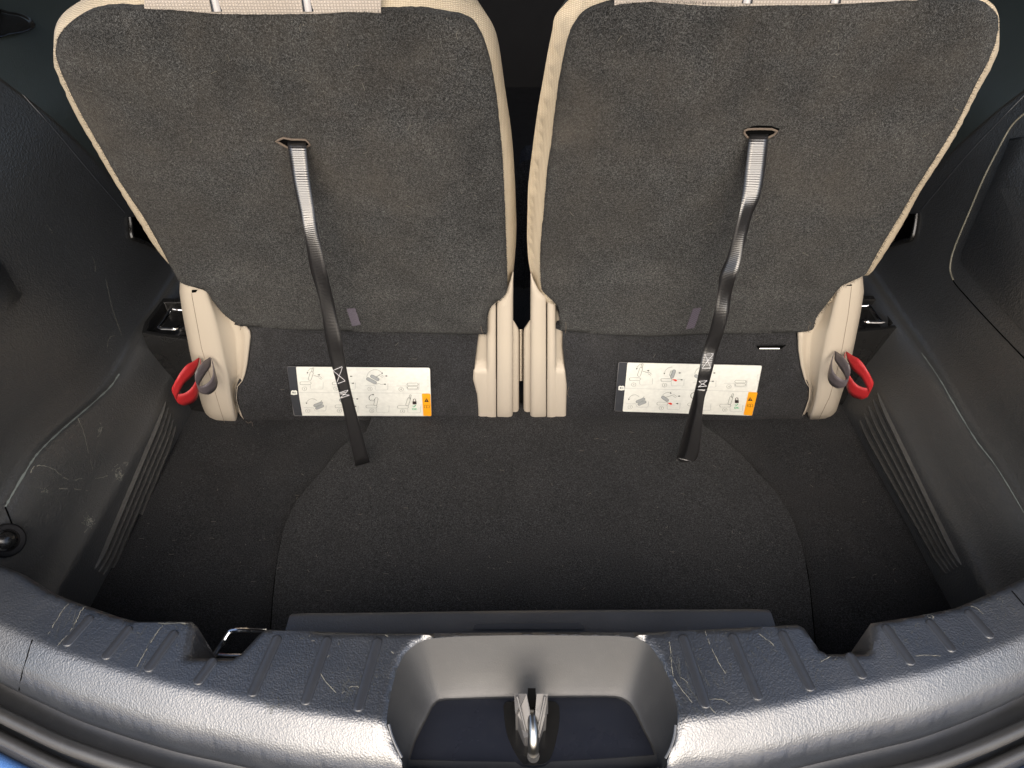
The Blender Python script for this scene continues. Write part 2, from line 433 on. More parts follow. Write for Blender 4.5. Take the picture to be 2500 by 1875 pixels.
for s, lab in ((-1, 'scuffed black plastic boot side trim on the left, beside the seat with the cut slot, dull leather grain'),
               (1, 'black plastic boot side trim on the right, with a pale piping line on its upper half')):
    t = thing('side_trim_panel', (s * 0.61, 0.6, 0), lab, 'trim panel', 'side trim panels of the boot')
    vf = loft(wall_rows[s], flip=(s > 0)); WB[s] = bvh_of(vf)
    obj('panel_shell', vf, 'trim_plastic', t, angle=180)
    wall[s] = t
    pr = []
    for row in wall_rows[s]:
        y = row[0].y
        if not (0.90 < y < 1.9): continue
        fr = smooth_path(row[-8:], 3); z0 = ZSEAM(y); zz_ = [(p.z, p.x) for p in fr]
        zz_ = sorted(zz_); top = fr[-1].z
        pr.append([Vector((interp(zz_, z0 + (top - z0) * k / 14) - s * 0.003, y, z0 + (top - z0) * k / 14)) for k in range(15)])
    pvf = loft(pr, flip=(s > 0)); PBV[s] = bvh_of(pvf); obj('pillar_cover', pvf, 'pillar_plastic', t, angle=180)
    wall[s] = t
def wl(s, pts, lift=0.0008):
    out = []
    for p in pts:
        h = hit(WB[s], p[0], p[1], lift)
        if h is not None: out.append(h)
    return out
def ridge_bar(p0, p1, s, wd, hgt, n=28, parent=None, name='groove_rib', mat='slat_plastic'):
    """a long raised louvre bar on the wall between two surveyed points"""
    rows = []
    for i in range(n + 1):
        t = i / n; q = hit(WB[s], p0[0] + (p1[0] - p0[0]) * t, p0[1] + (p1[1] - p0[1]) * t)
        if q is None: continue
        taper = min(1, 7 * t, 9 * (1 - t)) ** 0.6 if 0 < t < 1 else 0.02
        nrm = Vector((-s, 0, 0.25)).normalized(); upv = Vector((0, 0, 1))
        hh = hgt * taper
        rows.append([q + upv * wd / 2 - nrm * 0.001, q + upv * wd * 0.38 + nrm * hh, q + upv * wd * 0.1 + nrm * hh * 0.9, q - upv * wd * 0.40 + nrm * hh * 0.2, q - upv * wd / 2 - nrm * 0.001])
    if len(rows) > 2: obj(name, loft(rows), mat, parent, angle=25)
for k in range(5):
    t = k / 4
    ridge_bar((408 + 24 * t, 986 + 60 * t), (236 + 40 * t, 1395 + 26 * t), -1, 0.0135, 0.0065, parent=wall[-1])
    ridge_bar((2139 - 43 * t, 965 + 66 * t), (2342 - 36 * t, 1385 + 20 * t), 1, 0.0135, 0.0065, parent=wall[1])

def seam(s, pts, r, mat, name, lift=0.0002):
    P = wl(s, sm2(pts, 6, False), lift)
    if len(P) > 2: obj(name, tube(P, r, 6), mat, wall[s])
seam(-1, [(-20, 142), (0, 165), (60, 236), (127, 310), (200, 397), (304, 519)], 0.0008, 'smooth_plastic', 'seam_line')
def boss(s, pts, lift, name, mat, r=0.82):
    q = [hit(PBV[s], px, py) for px, py in pts]
    if any(p is None for p in q): print('boss miss', name); return
    nrm = Vector((-s, -0.15, 0.35)).normalized(); c = sum(q, Vector()) / len(q); n = len(q); rows = [[p - nrm * 0.004 for p in q]]
    for k in range(1, 7):
        a = k / 6 * R(90); rows.append([p.lerp(c, (1 - math.cos(a)) * (1 - r)) + nrm * lift * math.sin(a) for p in q])
    rows.append([p.lerp(c, 0.6) + nrm * lift * 1.04 for p in q]); rows.append([p.lerp(c, 0.99) + nrm * lift * 1.05 for p in q])
    obj(name, loft(rows, closed_u=True), mat, wall[s], angle=180)
boss(-1, sm2([(-40, 178), (0, 163), (40, 146), (85, 118), (107, 96), (108, 82), (92, 62), (60, 36), (20, 8), (-40, -10)], 3), 0.014, 'handle_surround', 'pillar_plastic')
def dish(s, pts, name):
    nrm = Vector((-s, -0.15, 0.35)).normalized(); q = [hit(PBV[s], px, py) + nrm * 0.0155 for px, py in sm2(pts, 3)]; c = sum(q, Vector()) / len(q)
    obj(name, loft([q, [p.lerp(c, .06) + nrm * 0.002 for p in q], [p.lerp(c, .12) - nrm * 0.001 for p in q], [p.lerp(c, .3) - nrm * 0.0012 for p in q], [p.lerp(c, .98) - nrm * 0.0012 for p in q]], closed_u=True), 'pocket_plastic', wall[s], angle=180)
dish(-1, [(-30, 34), (0, 36), (32, 41), (57, 54), (68, 70), (63, 79), (38, 89), (0, 95), (-30, 100)], 'handle_recess')
seam(-1, [(13, 1239), (22, 1262), (27, 1275), (36, 1292), (50, 1300)], 0.001, 'gap', 'seam_line')
seam(1, [(2520, 212), (2500, 234), (2430, 306), (2350, 392), (2249, 513)], 0.0007, 'smooth_plastic', 'seam_line')
plain('piping_plastic', (0.16, 0.15, 0.115), 0.55)
seam(1, [(2520, 264), (2500, 278), (2468, 310), (2433, 373), (2401, 437), (2370, 510), (2338, 586), (2324, 627), (2320, 659), (2328, 684)], 0.0014, 'piping_plastic', 'piping')
seam(1, [(2328, 684), (2338, 700), (2401, 770), (2450, 822), (2500, 874), (2520, 895)], 0.0009, 'gap', 'seam_line')
# raised speaker field on the right wall and hexagonal lid edge on the left
def pad(s, pts, lift, name, mat='trim_plastic'):
    top = wl(s, pts, lift); lo = wl(s, pts, -0.002)
    if len(top) != len(pts) or len(lo) != len(pts): return
    n = len(pts); c = sum(top, Vector()) / n
    inner = [p.lerp(c, 0.03) + (p - q) * 0.25 for p, q in zip(top, lo)]
    V = lo + top + inner; Fc = [(i, (i + 1) % n, n + (i + 1) % n, n + i) for i in range(n)] + [(n + i, n + (i + 1) % n, 2 * n + (i + 1) % n, 2 * n + i) for i in range(n)] + [tuple(range(2 * n, 3 * n))]
    obj(name, (V, Fc), mat, wall[s], angle=60)
pad(1, [(2470, 340), (2450, 390), (2420, 460), (2385, 540), (2352, 618), (2351, 640), (2372, 670), (2430, 732), (2500, 806), (2560, 870), (2560, 600), (2540, 330)], 0.003, 'speaker_field')
pad(-1, [(-60, 600), (-10, 636), (15, 668), (34, 700), (47, 715), (44, 726), (18, 756), (-5, 778), (-60, 820)], 0.0035, 'access_lid')

# coat hooks / latches of the folding seats on both walls
def hookpiece(s, pts, lab):
    P = [hit(WB[s], px, py, 0.004) for px, py in pts]
    t = thing('trim_hook', P[0], lab, 'hook', 'plastic hooks on the side trim')
    path = smooth_path(P, 4)
    obj('hook_bar', tube(path, [0.0045 - 0.0015 * abs(2 * i / (len(path) - 1) - 1) for i in range(len(path))], 8), 'pocket_plastic', t)
    c = sum(P, Vector()) / len(P)
    bp = [hit(WB[s], px, py, 0.0012) for px, py in pts] 
    top = hit(WB[s], pts[-1][0], pts[0][1], 0.0012)
    obj('back_plate', ([*bp, top], [tuple(range(len(bp) + 1))]), 'gap', t, smooth=False)
hookpiece(-1, [(311, 530), (314, 552), (316, 578), (333, 586), (352, 594), (368, 602), (382, 612)], 'small black plastic hook on the left side trim beside the seat edge')
hookpiece(1, [(2244, 522), (2240, 552), (2232, 582), (2214, 588), (2200, 592), (2182, 600), (2168, 607)], 'small black plastic hook on the right side trim beside the seat edge')

# lock pockets with a chrome wire striker, behind the outer covers
def lock_pocket(s, outer, loop, lab):
    z = 0.172
    O3 = [Zp(px, py, z) for px, py in outer]; c = sum(O3, Vector()) / len(O3)
    t = thing('lock_pocket', (c.x, c.y, 0.13), lab, 'seat lock', 'seat lock pockets')
    n = len(O3); inn = [p.lerp(c, 0.20) for p in O3]; dp = [p + Vector((0, 0, -0.02)) for p in inn]
    dn = [p + Vector((0, 0, -0.17)) for p in O3]
    V = dn + O3 + inn + dp
    Fc = []
    for r_ in range(3): Fc += [(r_ * n + i, r_ * n + (i + 1) % n, (r_ + 1) * n + (i + 1) % n, (r_ + 1) * n + i) for i in range(n)]
    Fc.append(tuple(range(3 * n, 4 * n)))
    obj('pocket_frame', (V, Fc), 'pocket_plastic', t, smooth=False, bevel=0.002)
    P = smooth_path([Zp(px, py, z + 0.002) for px, py in loop], 4)
    obj('wire_striker', tube(P, 0.0028, 10), 'chrome', t)
lock_pocket(-1, [(398, 727), (470, 727), (475, 832), (400, 822), (345, 812), (352, 786)],
            [(460, 756), (440, 756), (419, 756), (408, 772), (398, 787), (388, 801), (408, 803), (428, 803), (440, 796)], 'black pocket with chrome wire striker beside the left seat cover')
lock_pocket(1, [(2085, 722), (2152, 722), (2182, 790), (2205, 797), (2150, 806), (2080, 812)],
            [(2090, 746), (2110, 746), (2124, 748), (2138, 766), (2150, 782), (2158, 786), (2140, 787), (2118, 786), (2106, 782)], 'black pocket with chrome wire striker beside the right seat cover')

# screw cap on the left wall, low at the back
cpos = hit(WB[-1], 12, 1320, 0.002); nn_ = Vector((0.75, -0.35, 0.5)).normalized()
t = thing('screw_cap', cpos, 'round glossy black screw cap low on the left side trim next to the sill', 'screw cap')
rows = []
a1 = nn_.cross(Vector((0, 0, 1))).normalized(); a2 = nn_.cross(a1)
for rr, hh in ((0.021, -0.004), (0.021, 0.003), (0.019, 0.005), (0.014, 0.0045), (0.012, -0.002)):
    rows.append([cpos + a1 * rr * math.cos(k * R(15)) + a2 * rr * math.sin(k * R(15)) + nn_ * hh for k in range(24)])
obj('cap_ring', loft(rows, closed_u=True), 'cabin_lining', t)
rows = []
for rr, hh in ((0.0118, -0.002), (0.0105, 0.002), (0.007, 0.0045), (0.003, 0.0055), (0.0002, 0.0057)):
    rows.append([cpos + a1 * rr * math.cos(k * R(20)) + a2 * rr * math.sin(k * R(20)) + nn_ * hh for k in range(18)])
obj('cap_head', loft(rows, closed_u=True), 'pocket_plastic', t)

# ================================================================== FLOOR BOARD
B_PX = [(893, 1051), (836, 1085), (791, 1141), (740, 1198), (706, 1254), (684, 1322), (669, 1424), (661, 1526), (655, 1620), (652, 1700), (2004, 1700), (1998, 1640), (1992, 1582), (1985, 1503), (1972, 1390), (1949, 1300), (1910, 1221), (1853, 1153), (1786, 1085), (1718, 1034), (1690, 1000), (1500, 985), (1100, 985), (930, 1000)]
bo = [(Zp(px, py, 0.014).x, Zp(px, py, 0.014).y) for px, py in B_PX]
bo = [bo[0]] + bo[1:]
f = fill(sm2(bo, 3), 0.02)
def bz(x, y):
    d = dist_poly(bo, x, y)
    return 0.0105 + 0.0035 * math.sqrt(max(0, 1 - (1 - min(d, 0.006) / 0.006) ** 2)) + 0.0015 * mnoise.noise(Vector((x * 6, y * 6, 3)))
V3 = [Vector((x, y, bz(x, y))) for x, y in f[0]]; T = list(f[1]); skirt(V3, T, f[2], lambda p: Vector((p.x, p.y, 0.0006)))
t = obj('floor_board', (V3, T), 'board_carpet', angle=60)
gp = sm2(bo, 3); gc = (0.0, 0.62); gr_ = []
for k in (0.0, 1.0):
    gr_.append([Vector((x + (x - gc[0]) * 0.010 * k, y + (y - gc[1]) * 0.010 * k, 0.0028)) for x, y in gp])
obj('edge_gap_shade', loft(gr_, closed_u=True), 'gap', t, smooth=False)  # flat dark strip painting the shadow in the gap round the board
tag(t, 'black carpeted floor board with rounded shoulders lying in the middle of the boot floor', 'floor board')

# ================================================================== SILL
IN_PX = [(-200, 1265), (-100, 1322), (0, 1374), (57, 1397), (127, 1442), (177, 1462), (222, 1477), (285, 1499), (332, 1511), (411, 1511), (486, 1511)]
def plan(pts, z=0.2): return [(Zp(px, py, z).x, Zp(px, py, z).y) for px, py in pts]
inL = plan(IN_PX); inM = plan([(640, 1530), (695, 1532), (916, 1540), (1300, 1537), (1580, 1537), (1900, 1521), (1950, 1518)])
inR = plan([(2121, 1515), (2180, 1507), (2243, 1497), (2338, 1478), (2401, 1451), (2449, 1431), (2500, 1407), (2600, 1352), (2700, 1290)])
nL = plan([(478, 1600), (575, 1600)]); nR = plan([(2012, 1590), (2116, 1590)])
inner = inL[:-1] + [(nL[0][0] - 0.020, inL[-1][1]), (nL[0][0] - 0.012, inL[-1][1] - 0.006), (nL[0][0] - 0.006, nL[0][1]), (nL[1][0] - 0.002, nL[1][1]), (nL[1][0] + 0.004, nL[1][1] + 0.006), (inM[0][0] - 0.003, inM[0][1] - 0.006), (inM[0][0] + 0.002, inM[0][1])] \
    + inM[1:-1] + [(inM[-1][0], inM[-1][1]), (inM[-1][0] + 0.006, inM[-1][1] - 0.004), (nR[0][0] - 0.002, nR[0][1] + 0.004), (nR[0][0] + 0.004, nR[0][1]), (nR[1][0], nR[1][1]), (nR[1][0] + 0.005, nR[1][1] + 0.004), (inR[0][0] - 0.001, inR[0][1] - 0.005), (inR[0][0] + 0.004, inR[0][1])] + inR[1:]
TR_PX = [(-200, 1425), (-100, 1480), (0, 1527), (79, 1562), (158, 1597), (285, 1638), (411, 1673), (538, 1698), (700, 1733), (885, 1757), (1100, 1768), (1300, 1772), (1500, 1768), (1659, 1758), (1770, 1747), (1900, 1727), (1958, 1711), (2116, 1676), (2275, 1641), (2401, 1597), (2500, 1556), (2600, 1510), (2700, 1460)]
trans = plan(TR_PX); YT = smooth_fn(trans, 0.02)
# profile behind the bend: distance behind the bend line -> drop
PROF = [(-0.003, 0.0), (0.0, 0.0002), (0.0015, 0.0010), (0.003, 0.0022), (0.006, 0.0045), (0.012, 0.0091), (0.019, 0.0149), (0.0255, 0.0208), (0.030, 0.0275), (0.0335, 0.038), (0.0355, 0.054)]
profS = smooth_fn(PROF, 0.0010, 7)
D_END = 0.0352
TAB = [profS(i * 0.0005) for i in range(0, 90)]
def zs(x, y):
    d = YT(x) - y
    side = 0.0
    if d < -0.006: return 0.2 + side
    if d < 0: return 0.2 - profS(d) + side
    i = d / 0.0005; k = min(int(i), 88); return 0.2 - (TAB[k] + (TAB[k + 1] - TAB[k]) * (i - k)) + side
def hitS(px, py, lift=0.0):             # ray against the sill surface
    z = 0.2
    for _ in range(25):
        p = Zp(px, py, z); z = 0.5 * z + 0.5 * zs(p.x, p.y)
    p = Zp(px, py, z); e = 0.002
    n = Vector((-(zs(p.x + e, p.y) - zs(p.x - e, p.y)) / (2 * e), -(zs(p.x, p.y + e) - zs(p.x, p.y - e)) / (2 * e), 1)).normalized()
    return p + n * lift, n
RIM = [(981, 1858), (968, 1830), (952, 1795), (944, 1766), (945, 1735), (951, 1700), (960, 1660), (972, 1621), (990, 1590), (1015, 1569), (1046, 1556), (1106, 1550), (1200, 1547), (1300, 1546), (1420, 1547), (1500, 1548), (1550, 1553), (1582, 1567), (1606, 1597), (1624, 1630), (1640, 1665), (1652, 1712), (1656, 1750), (1652, 1790), (1642, 1825), (1630, 1855)]
rim3 = [hitS(px, py)[0] for px, py in sm2(RIM, 4, False)]
rim2 = [(p.x, p.y) for p in rim3]
def rear(x): return YT(x) - D_END
rimL, rimR = rim2[0], rim2[-1]
sec = []
x = inner[0][0]
back = []
xx = inner[-1][0]
outline = [p for p in inner]
n = 90
for i in range(n + 1):
    x = inner[-1][0] + (rimR[0] - inner[-1][0]) * i / n; outline.append((x, rear(x)))
outline += rim2[::-1]
for i in range(n + 1):
    x = rimL[0] + (inner[0][0] - rimL[0]) * i / n; outline.append((x, rear(x)))
f = fill(outline, 0.0055, edge=0.0025)
innS = inner
rimD = resample(rim2, 0.0012, False)
def edge_drop(x, y):
    best = 1e9
    for i in range(len(innS) - 1):
        ax, ay = innS[i]; bx, by = innS[i + 1]; dx, dy = bx - ax, by - ay; l = dx * dx + dy * dy or 1e-12
        t_ = max(0, min(1, ((x - ax) * dx + (y - ay) * dy) / l)); d = math.hypot(ax + t_ * dx - x, ay + t_ * dy - y); best = min(best, d)
    r_ = 0.006
    return r_ * (1 - math.sqrt(max(0, 1 - (1 - min(best, r_) / r_) ** 2)))
def rim_drop(x, y):
    if not (rimL[0] - 0.03 < x < rimR[0] + 0.03): return 0
    best = min(math.hypot(px - x, py - y) for px, py in rimD); r_ = 0.0045
    return 0.7 * r_ * (1 - math.sqrt(max(0, 1 - (1 - min(best, r_) / r_) ** 2)))
V3 = [Vector((x, y, zs(x, y) - edge_drop(x, y) - rim_drop(x, y))) for x, y in f[0]]
T = list(f[1]); rimset = f[2]
def sill_skirt(p):
    if min(math.hypot(a - p.x, b - p.y) for a, b in rimD) < 0.0012: return Vector((p.x, p.y, p.z - 0.010))
    if p.y > YT(p.x): return Vector((p.x, p.y + 0.004, 0.0))
    return Vector((p.x, p.y + 0.001, p.z - 0.03))
skirt(V3, T, rimset, sill_skirt)
sill = thing('loading_sill', (0, 0.34, 0.0), 'black grained plastic loading sill curving along the back edge of the boot, pale daylight on its outer face', 'sill')
obj('sill_cover', (V3, T), 'sill_plastic', sill, angle=50)
SB = bvh_of((V3, T))

# recess for the latch
def shrink(pts3, k): return pts3
BOT = [(1000, 1905), (998, 1880), (997, 1853), (1003, 1832), (1011, 1809), (1022, 1782), (1037, 1755), (1046, 1736), (1054, 1722), (1064, 1712), (1078, 1706), (1120, 1704), (1200, 1701), (1300, 1699), (1400, 1698), (1480, 1698), (1508, 1700), (1529, 1708), (1543, 1720), (1556, 1742), (1566, 1763), (1576, 1785), (1592, 1815), (1603, 1843), (1606, 1870), (1608, 1905)]
ZB = 0.135
rimp = smooth_path([hitS(px, py, 0)[0] - Vector((0, 0, 0.0042)) for px, py in RIM], 4)
botp = smooth_path([Zp(px, py, ZB) for px, py in BOT], 4)
cc_ = Vector((0.006, 0.30, 0))
rowsR = []
for t_ in (0.0, 0.05, 0.12, 0.22, 0.35, 0.5, 0.65, 0.8, 0.9, 0.96, 1.0):
    row = []
    for a, b in zip(rimp, botp):
        q = a.lerp(b, t_); hz_ = 0.0
        zt = a.z + (b.z - a.z) * (1 - (1 - t_) ** 1.35) if t_ < 1 else b.z
        row.append(Vector((q.x, q.y, zt)))
    rowsR.append(row)
obj('latch_recess', loft(rowsR), 'recess_plastic', sill, angle=180)
# floor plate of the recess
pl = [(p.x, p.y) for p in botp]
f = fill(pl, 0.012)
obj('recess_floor', ([Vector((x, y, ZB)) for x, y in f[0]], f[1]), 'recess_plastic', sill)
PL_PX = [(1001, 1852), (1013, 1812), (1040, 1757), (1055, 1727), (1068, 1713), (1085, 1709), (1200, 1705), (1300, 1703), (1480, 1702), (1506, 1704), (1526, 1712), (1540, 1724), (1553, 1746), (1572, 1785), (1588, 1815), (1598, 1841), (1480, 1850), (1345, 1857), (1330, 1868), (1305, 1872), (1275, 1869), (1258, 1858), (1130, 1856)]
po = [(Zp(px, py, ZB + 0.003).x, Zp(px, py, ZB + 0.003).y) for px, py in PL_PX]
f = fill(po, 0.012, edge=0.005)
V3 = [Vector((x, y, ZB + 0.0015 + 0.0018 * math.sqrt(max(0, 1 - (1 - min(dist_poly(po, x, y), 0.0025) / 0.0025) ** 2)))) for x, y in f[0]]; T = list(f[1])
skirt(V3, T, f[2], lambda p: Vector((p.x, p.y, ZB - 0.001)))
obj('cover_plate', (V3, T), 'plate_plastic', sill, angle=60)
# slightly sunk pad round the striker
pp = [(1232, 1718), (1250, 1713), (1340, 1712), (1360, 1718), (1366, 1735), (1364, 1775), (1352, 1830), (1338, 1858), (1318, 1866), (1290, 1866), (1270, 1858), (1240, 1800), (1230, 1740)]
po = sm2([(Zp(px, py, ZB + 0.004).x, Zp(px, py, ZB + 0.004).y) for px, py in pp], 4)
f = fill(po, 0.008); V3 = [Vector((x, y, ZB + 0.0042)) for x, y in f[0]]; T = list(f[1]); skirt(V3, T, f[2], lambda p: Vector((p.x, p.y, ZB + 0.001)))
obj('striker_pad', (V3, T), 'pocket_plastic', sill)

# rear closing face of recess, tapering wedge under the sill
def boxed_lip():
    T_PX = [(701, 1532), (708, 1515), (723, 1507), (900, 1505), (1300, 1499), (1700, 1497), (1868, 1497), (1880, 1506), (1890, 1524)]
    top = smooth_path([Zp(px, py, 0.168) for px, py in T_PX], 4)
    rws = [[p + Vector((0, 0.010, -0.168)) for p in top], [p + Vector((0, 0.007, -0.004)) for p in top], [p + Vector((0, 0.004, -0.0008)) for p in top], [Vector(p) for p in top], [p + Vector((0, -0.030, 0.001)) for p in top]]
    obj('inner_lip', loft(rws), 'sill_plastic', sill, angle=60)
    h = [Zp(px, py, 0.1705) for px, py in ((1155, 1536), (1158, 1526), (1166, 1523), (1300, 1521), (1412, 1521), (1424, 1526), (1428, 1536))]
    hb = [p + Vector((0, 0.002, -0.003)) for p in h]
    n_ = len(h); V_ = h + hb; Fc_ = [tuple(range(n_))] + [(i, (i + 1) % n_, n_ + (i + 1) % n_, n_ + i) for i in range(n_)]
    obj('lip_pull', (V_, Fc_), 'smooth_plastic', sill, smooth=False)
boxed_lip()

# raised ribs across the sill
RIBS = [(218, 1511, 165, 1570), (313, 1537, 260, 1602), (424, 1548, 364, 1632), (519, 1616, 484, 1663), (676, 1560, 617, 1692), (798, 1564, 747, 1712), (921, 1567, 875, 1728),
        (1668, 1559, 1722, 1720), (1789, 1556, 1849, 1701), (1911, 1549, 1977, 1679), (2075, 1603, 2104, 1649), (2164, 1534, 2222, 1616), (2271, 1521, 2322, 1584), (2366, 1497, 2415, 1551)]
for x0, y0, x1, y1 in RIBS:
    a, _ = hitS(x0, y0); b, _ = hitS(x1, y1); n_ = 14; rows = []
    t_ = (b - a).normalized(); s_ = t_.cross(Vector((0, 0, 1))).normalized(); L_ = (b - a).length
    hw = 0.0056
    for i in range(-4, n_ + 5):
        if i < 0: u = -0.004 * math.sin(-i / 4 * R(90)); ww = math.cos(-i / 4 * R(90))
        elif i > n_: u = L_ + 0.004 * math.sin((i - n_) / 4 * R(90)); ww = math.cos((i - n_) / 4 * R(90))
        else: u = L_ * i / n_; ww = 1
        ww = max(ww, 0.04); c = a + t_ * u; c.z = zs(c.x, c.y); r_ = []
        for k, hh in ((-1, -0.0006), (-0.9, 0.0009), (-0.75, 0.0014), (0, 0.0015), (0.75, 0.0014), (0.9, 0.0009), (1, -0.0006)):
            q = c + s_ * hw * k * ww; r_.append(Vector((q.x, q.y, zs(q.x, q.y) + hh * (1 if ww > 0.3 else 0.2))))
        rows.append(r_)
    obj('rib', loft(rows), 'smooth_plastic', sill, angle=180)
# join lines of the sill cover
for pts in ([(79, 1562), (66, 1605), (54, 1645), (47, 1685)], [(2470, 1443), (2500, 1478), (2540, 1510)]):
    P = [hitS(px, py, 0.0003) for px, py in pts]
    obj('seam_line', tube([p for p, n_ in P], 0.0006, 6), 'gap', sill)
for pts in ([(949, 1768), (956, 1795), (967, 1822), (981, 1850)], [(1650, 1770), (1646, 1800), (1637, 1828), (1625, 1852)]):
    P = [hitS(px, py, -0.001)[0] for px, py in pts]
    obj('rim_edge', tube(smooth_path(P, 5), 0.0014, 8), 'smooth_plastic', sill)

# ---- door seal, gutter and painted rear edge, swept along the same curve
xs_ = [-0.80 + 1.6 * i / 120 for i in range(121)]
def sweep(prof, closed=False):
    rows = [[Vector((x, rear(x) + dy * 1.0, z)) for x in xs_] for dy, z in prof]
    return loft(rows, closed_v=closed)
t = thing('gutter', (0, 0.22, 0.1), 'dark painted channel between the loading sill and the rubber seal', 'gutter')
obj('gutter_channel', sweep([(0.012, 0.150), (0.010, 0.128), (-0.004, 0.122), (-0.016, 0.122), (-0.021, 0.128)]), 'rubber', t, angle=180)
def ring(cy, cz, ry, rz, n=14): return [(cy + ry * math.cos(2 * math.pi * k / n), cz + rz * math.sin(2 * math.pi * k / n)) for k in range(n)]
t = thing('door_seal', (0, 0.2, 0.12), 'black rubber tailgate seal with two rounded lips running round the boot opening', 'door seal')
obj('seal_bulb', sweep(ring(-0.027, 0.134, 0.0075, 0.009), True), 'rubber', t, angle=180)
obj('seal_lip', sweep(ring(-0.044, 0.124, 0.0065, 0.007), True), 'rubber', t, angle=180)
obj('seal_base', sweep([(-0.018, 0.122), (-0.030, 0.116), (-0.050, 0.112), (-0.058, 0.110)]), 'rubber', t)
t = thing('rear_bumper', (0, 0.15, 0.05), 'glossy blue painted rear bumper edge below the rubber seal', 'bumper')
obj('bumper_paint', sweep([(-0.054, 0.112), (-0.056, 0.116), (-0.062, 0.118), (-0.072, 0.114), (-0.085, 0.108), (-0.12, 0.100), (-0.17, 0.092), (-0.19, 0.08), (-0.20, 0.0), (-0.20, -0.3)]), 'blue_paint', t, angle=180)

# latch striker
sb = Zp(1305, 1752, ZB + 0.004)
st = thing('latch_striker', sb, 'worn steel latch striker with grey plastic jaws standing in the sill recess', 'striker')
def zz(px, py, z): return Zp(px, py, z)
for sgn, cx in ((-1, 1), (1, 1)):
    if sgn < 0: PX = [(1258, 1697), (1283, 1697), (1291, 1735), (1296, 1797), (1281, 1797), (1274, 1780), (1264, 1743), (1259, 1740)]
    else: PX = [(1313, 1697), (1335, 1697), (1336, 1740), (1329, 1745), (1321, 1775), (1315, 1798), (1306, 1797), (1310, 1735)]
    hgt = [0.052, 0.052, 0.044, 0.030, 0.028, 0.030, 0.040, 0.046]
    if sgn > 0: hgt = [0.052, 0.052, 0.046, 0.042, 0.034, 0.028, 0.030, 0.044]
    top = [zz(px, py, ZB + h) for (px, py), h in zip(PX, hgt)]; bot = [Vector((p.x, p.y, ZB + 0.002)) for p in top]; n_ = len(top)
    V_ = top + bot; Fc_ = [tuple(range(n_))] + [(i, (i + 1) % n_, n_ + (i + 1) % n_, n_ + i) for i in range(n_)]
    obj('jaw', (V_, Fc_), 'clear_plastic', st, smooth=False, bevel=0.0012)
    # ridge on each jaw
    a = zz(1262 if sgn < 0 else 1331, 1700, ZB + 0.054); b = zz(1283 if sgn < 0 else 1313, 1785, ZB + 0.033)
    obj('jaw_ridge', tube([a, a.lerp(b, .5), b], 0.0012, 6), 'clear_plastic', st)
P = smooth_path([zz(1297, 1738, ZB + 0.012), zz(1298, 1744, ZB + 0.034), zz(1300, 1760, ZB + 0.037), zz(1302, 1790, ZB + 0.034), zz(1302, 1815, ZB + 0.028), zz(1302, 1832, ZB + 0.016), zz(1302, 1843, ZB + 0.002)], 6)
obj('striker_wire', tube(P, 0.0052, 12), 'steel', st)
obj('striker_foot', tube([zz(1302, 1846, ZB + 0.010), zz(1302, 1846, ZB + 0.002)], 0.0062, 14), 'pocket_plastic', st)
obj('striker_gap', box(zz(1298, 1720, ZB + 0.02), (0.008, 0.02, 0.03)), 'black', st)

# chrome tie-down loop in the left notch
tl = thing('tie_down_loop', Zp(560, 1570, 0.1), 'bright chrome wire tie-down loop standing in the left notch of the sill', 'tie-down')
P = smooth_path([Zp(505, 1625, 0.10), Zp(525, 1596, 0.105), Zp(545, 1567, 0.112), Zp(556, 1549, 0.115), Zp(566, 1541, 0.116), Zp(590, 1539, 0.116), Zp(620, 1540, 0.115), Zp(650, 1542, 0.112)], 5)
obj('loop_wire', tube(P, 0.003, 10), 'chrome', tl)
P = [Zp(520, 1597, 0.06), Zp(560, 1600, 0.06), Zp(600, 1600, 0.06)]
obj('cross_wire', tube(P, 0.002, 8), 'chrome', tl)

# ================================================================== SEATS
def seat_body(outline_px, off0):
    return [Suv(px, py, off0) for px, py in outline_px]
def rolled(poly, spacing, rad, depth, base, und=0.002, seed=0, holes=(), edge=None, back=0.10, inset=0.97):
    f = fill(poly, spacing, holes, edge); P = f[4]; H = f[5]; V3 = []
    for u, v in f[0]:
        d = dist_poly(P, u, v); k = min(d, rad) / rad
        o = base - depth * (1 - math.sqrt(max(0, 1 - (1 - k) ** 2))) + und * mnoise.noise(Vector((u * 8, v * 8, seed)))
        if H:
            dh = min(dist_poly(h, u, v) for h in H); o -= 0.003 * (1 - min(dh, 0.008) / 0.008) ** 2
        V3.append(Sxyz(u, v, o))
    T = list(f[1])
    cu = sum(p[0] for p in P) / len(P); cv = sum(p[1] for p in P) / len(P)
    skirt(V3, T, f[2], lambda p: Vector((cu + (p.x - cu) * inset, p.y, p.z)) - SN * back)
    for r_ in f[3]: skirt(V3, T, r_, lambda p: p - SN * 0.02)
    return V3, T

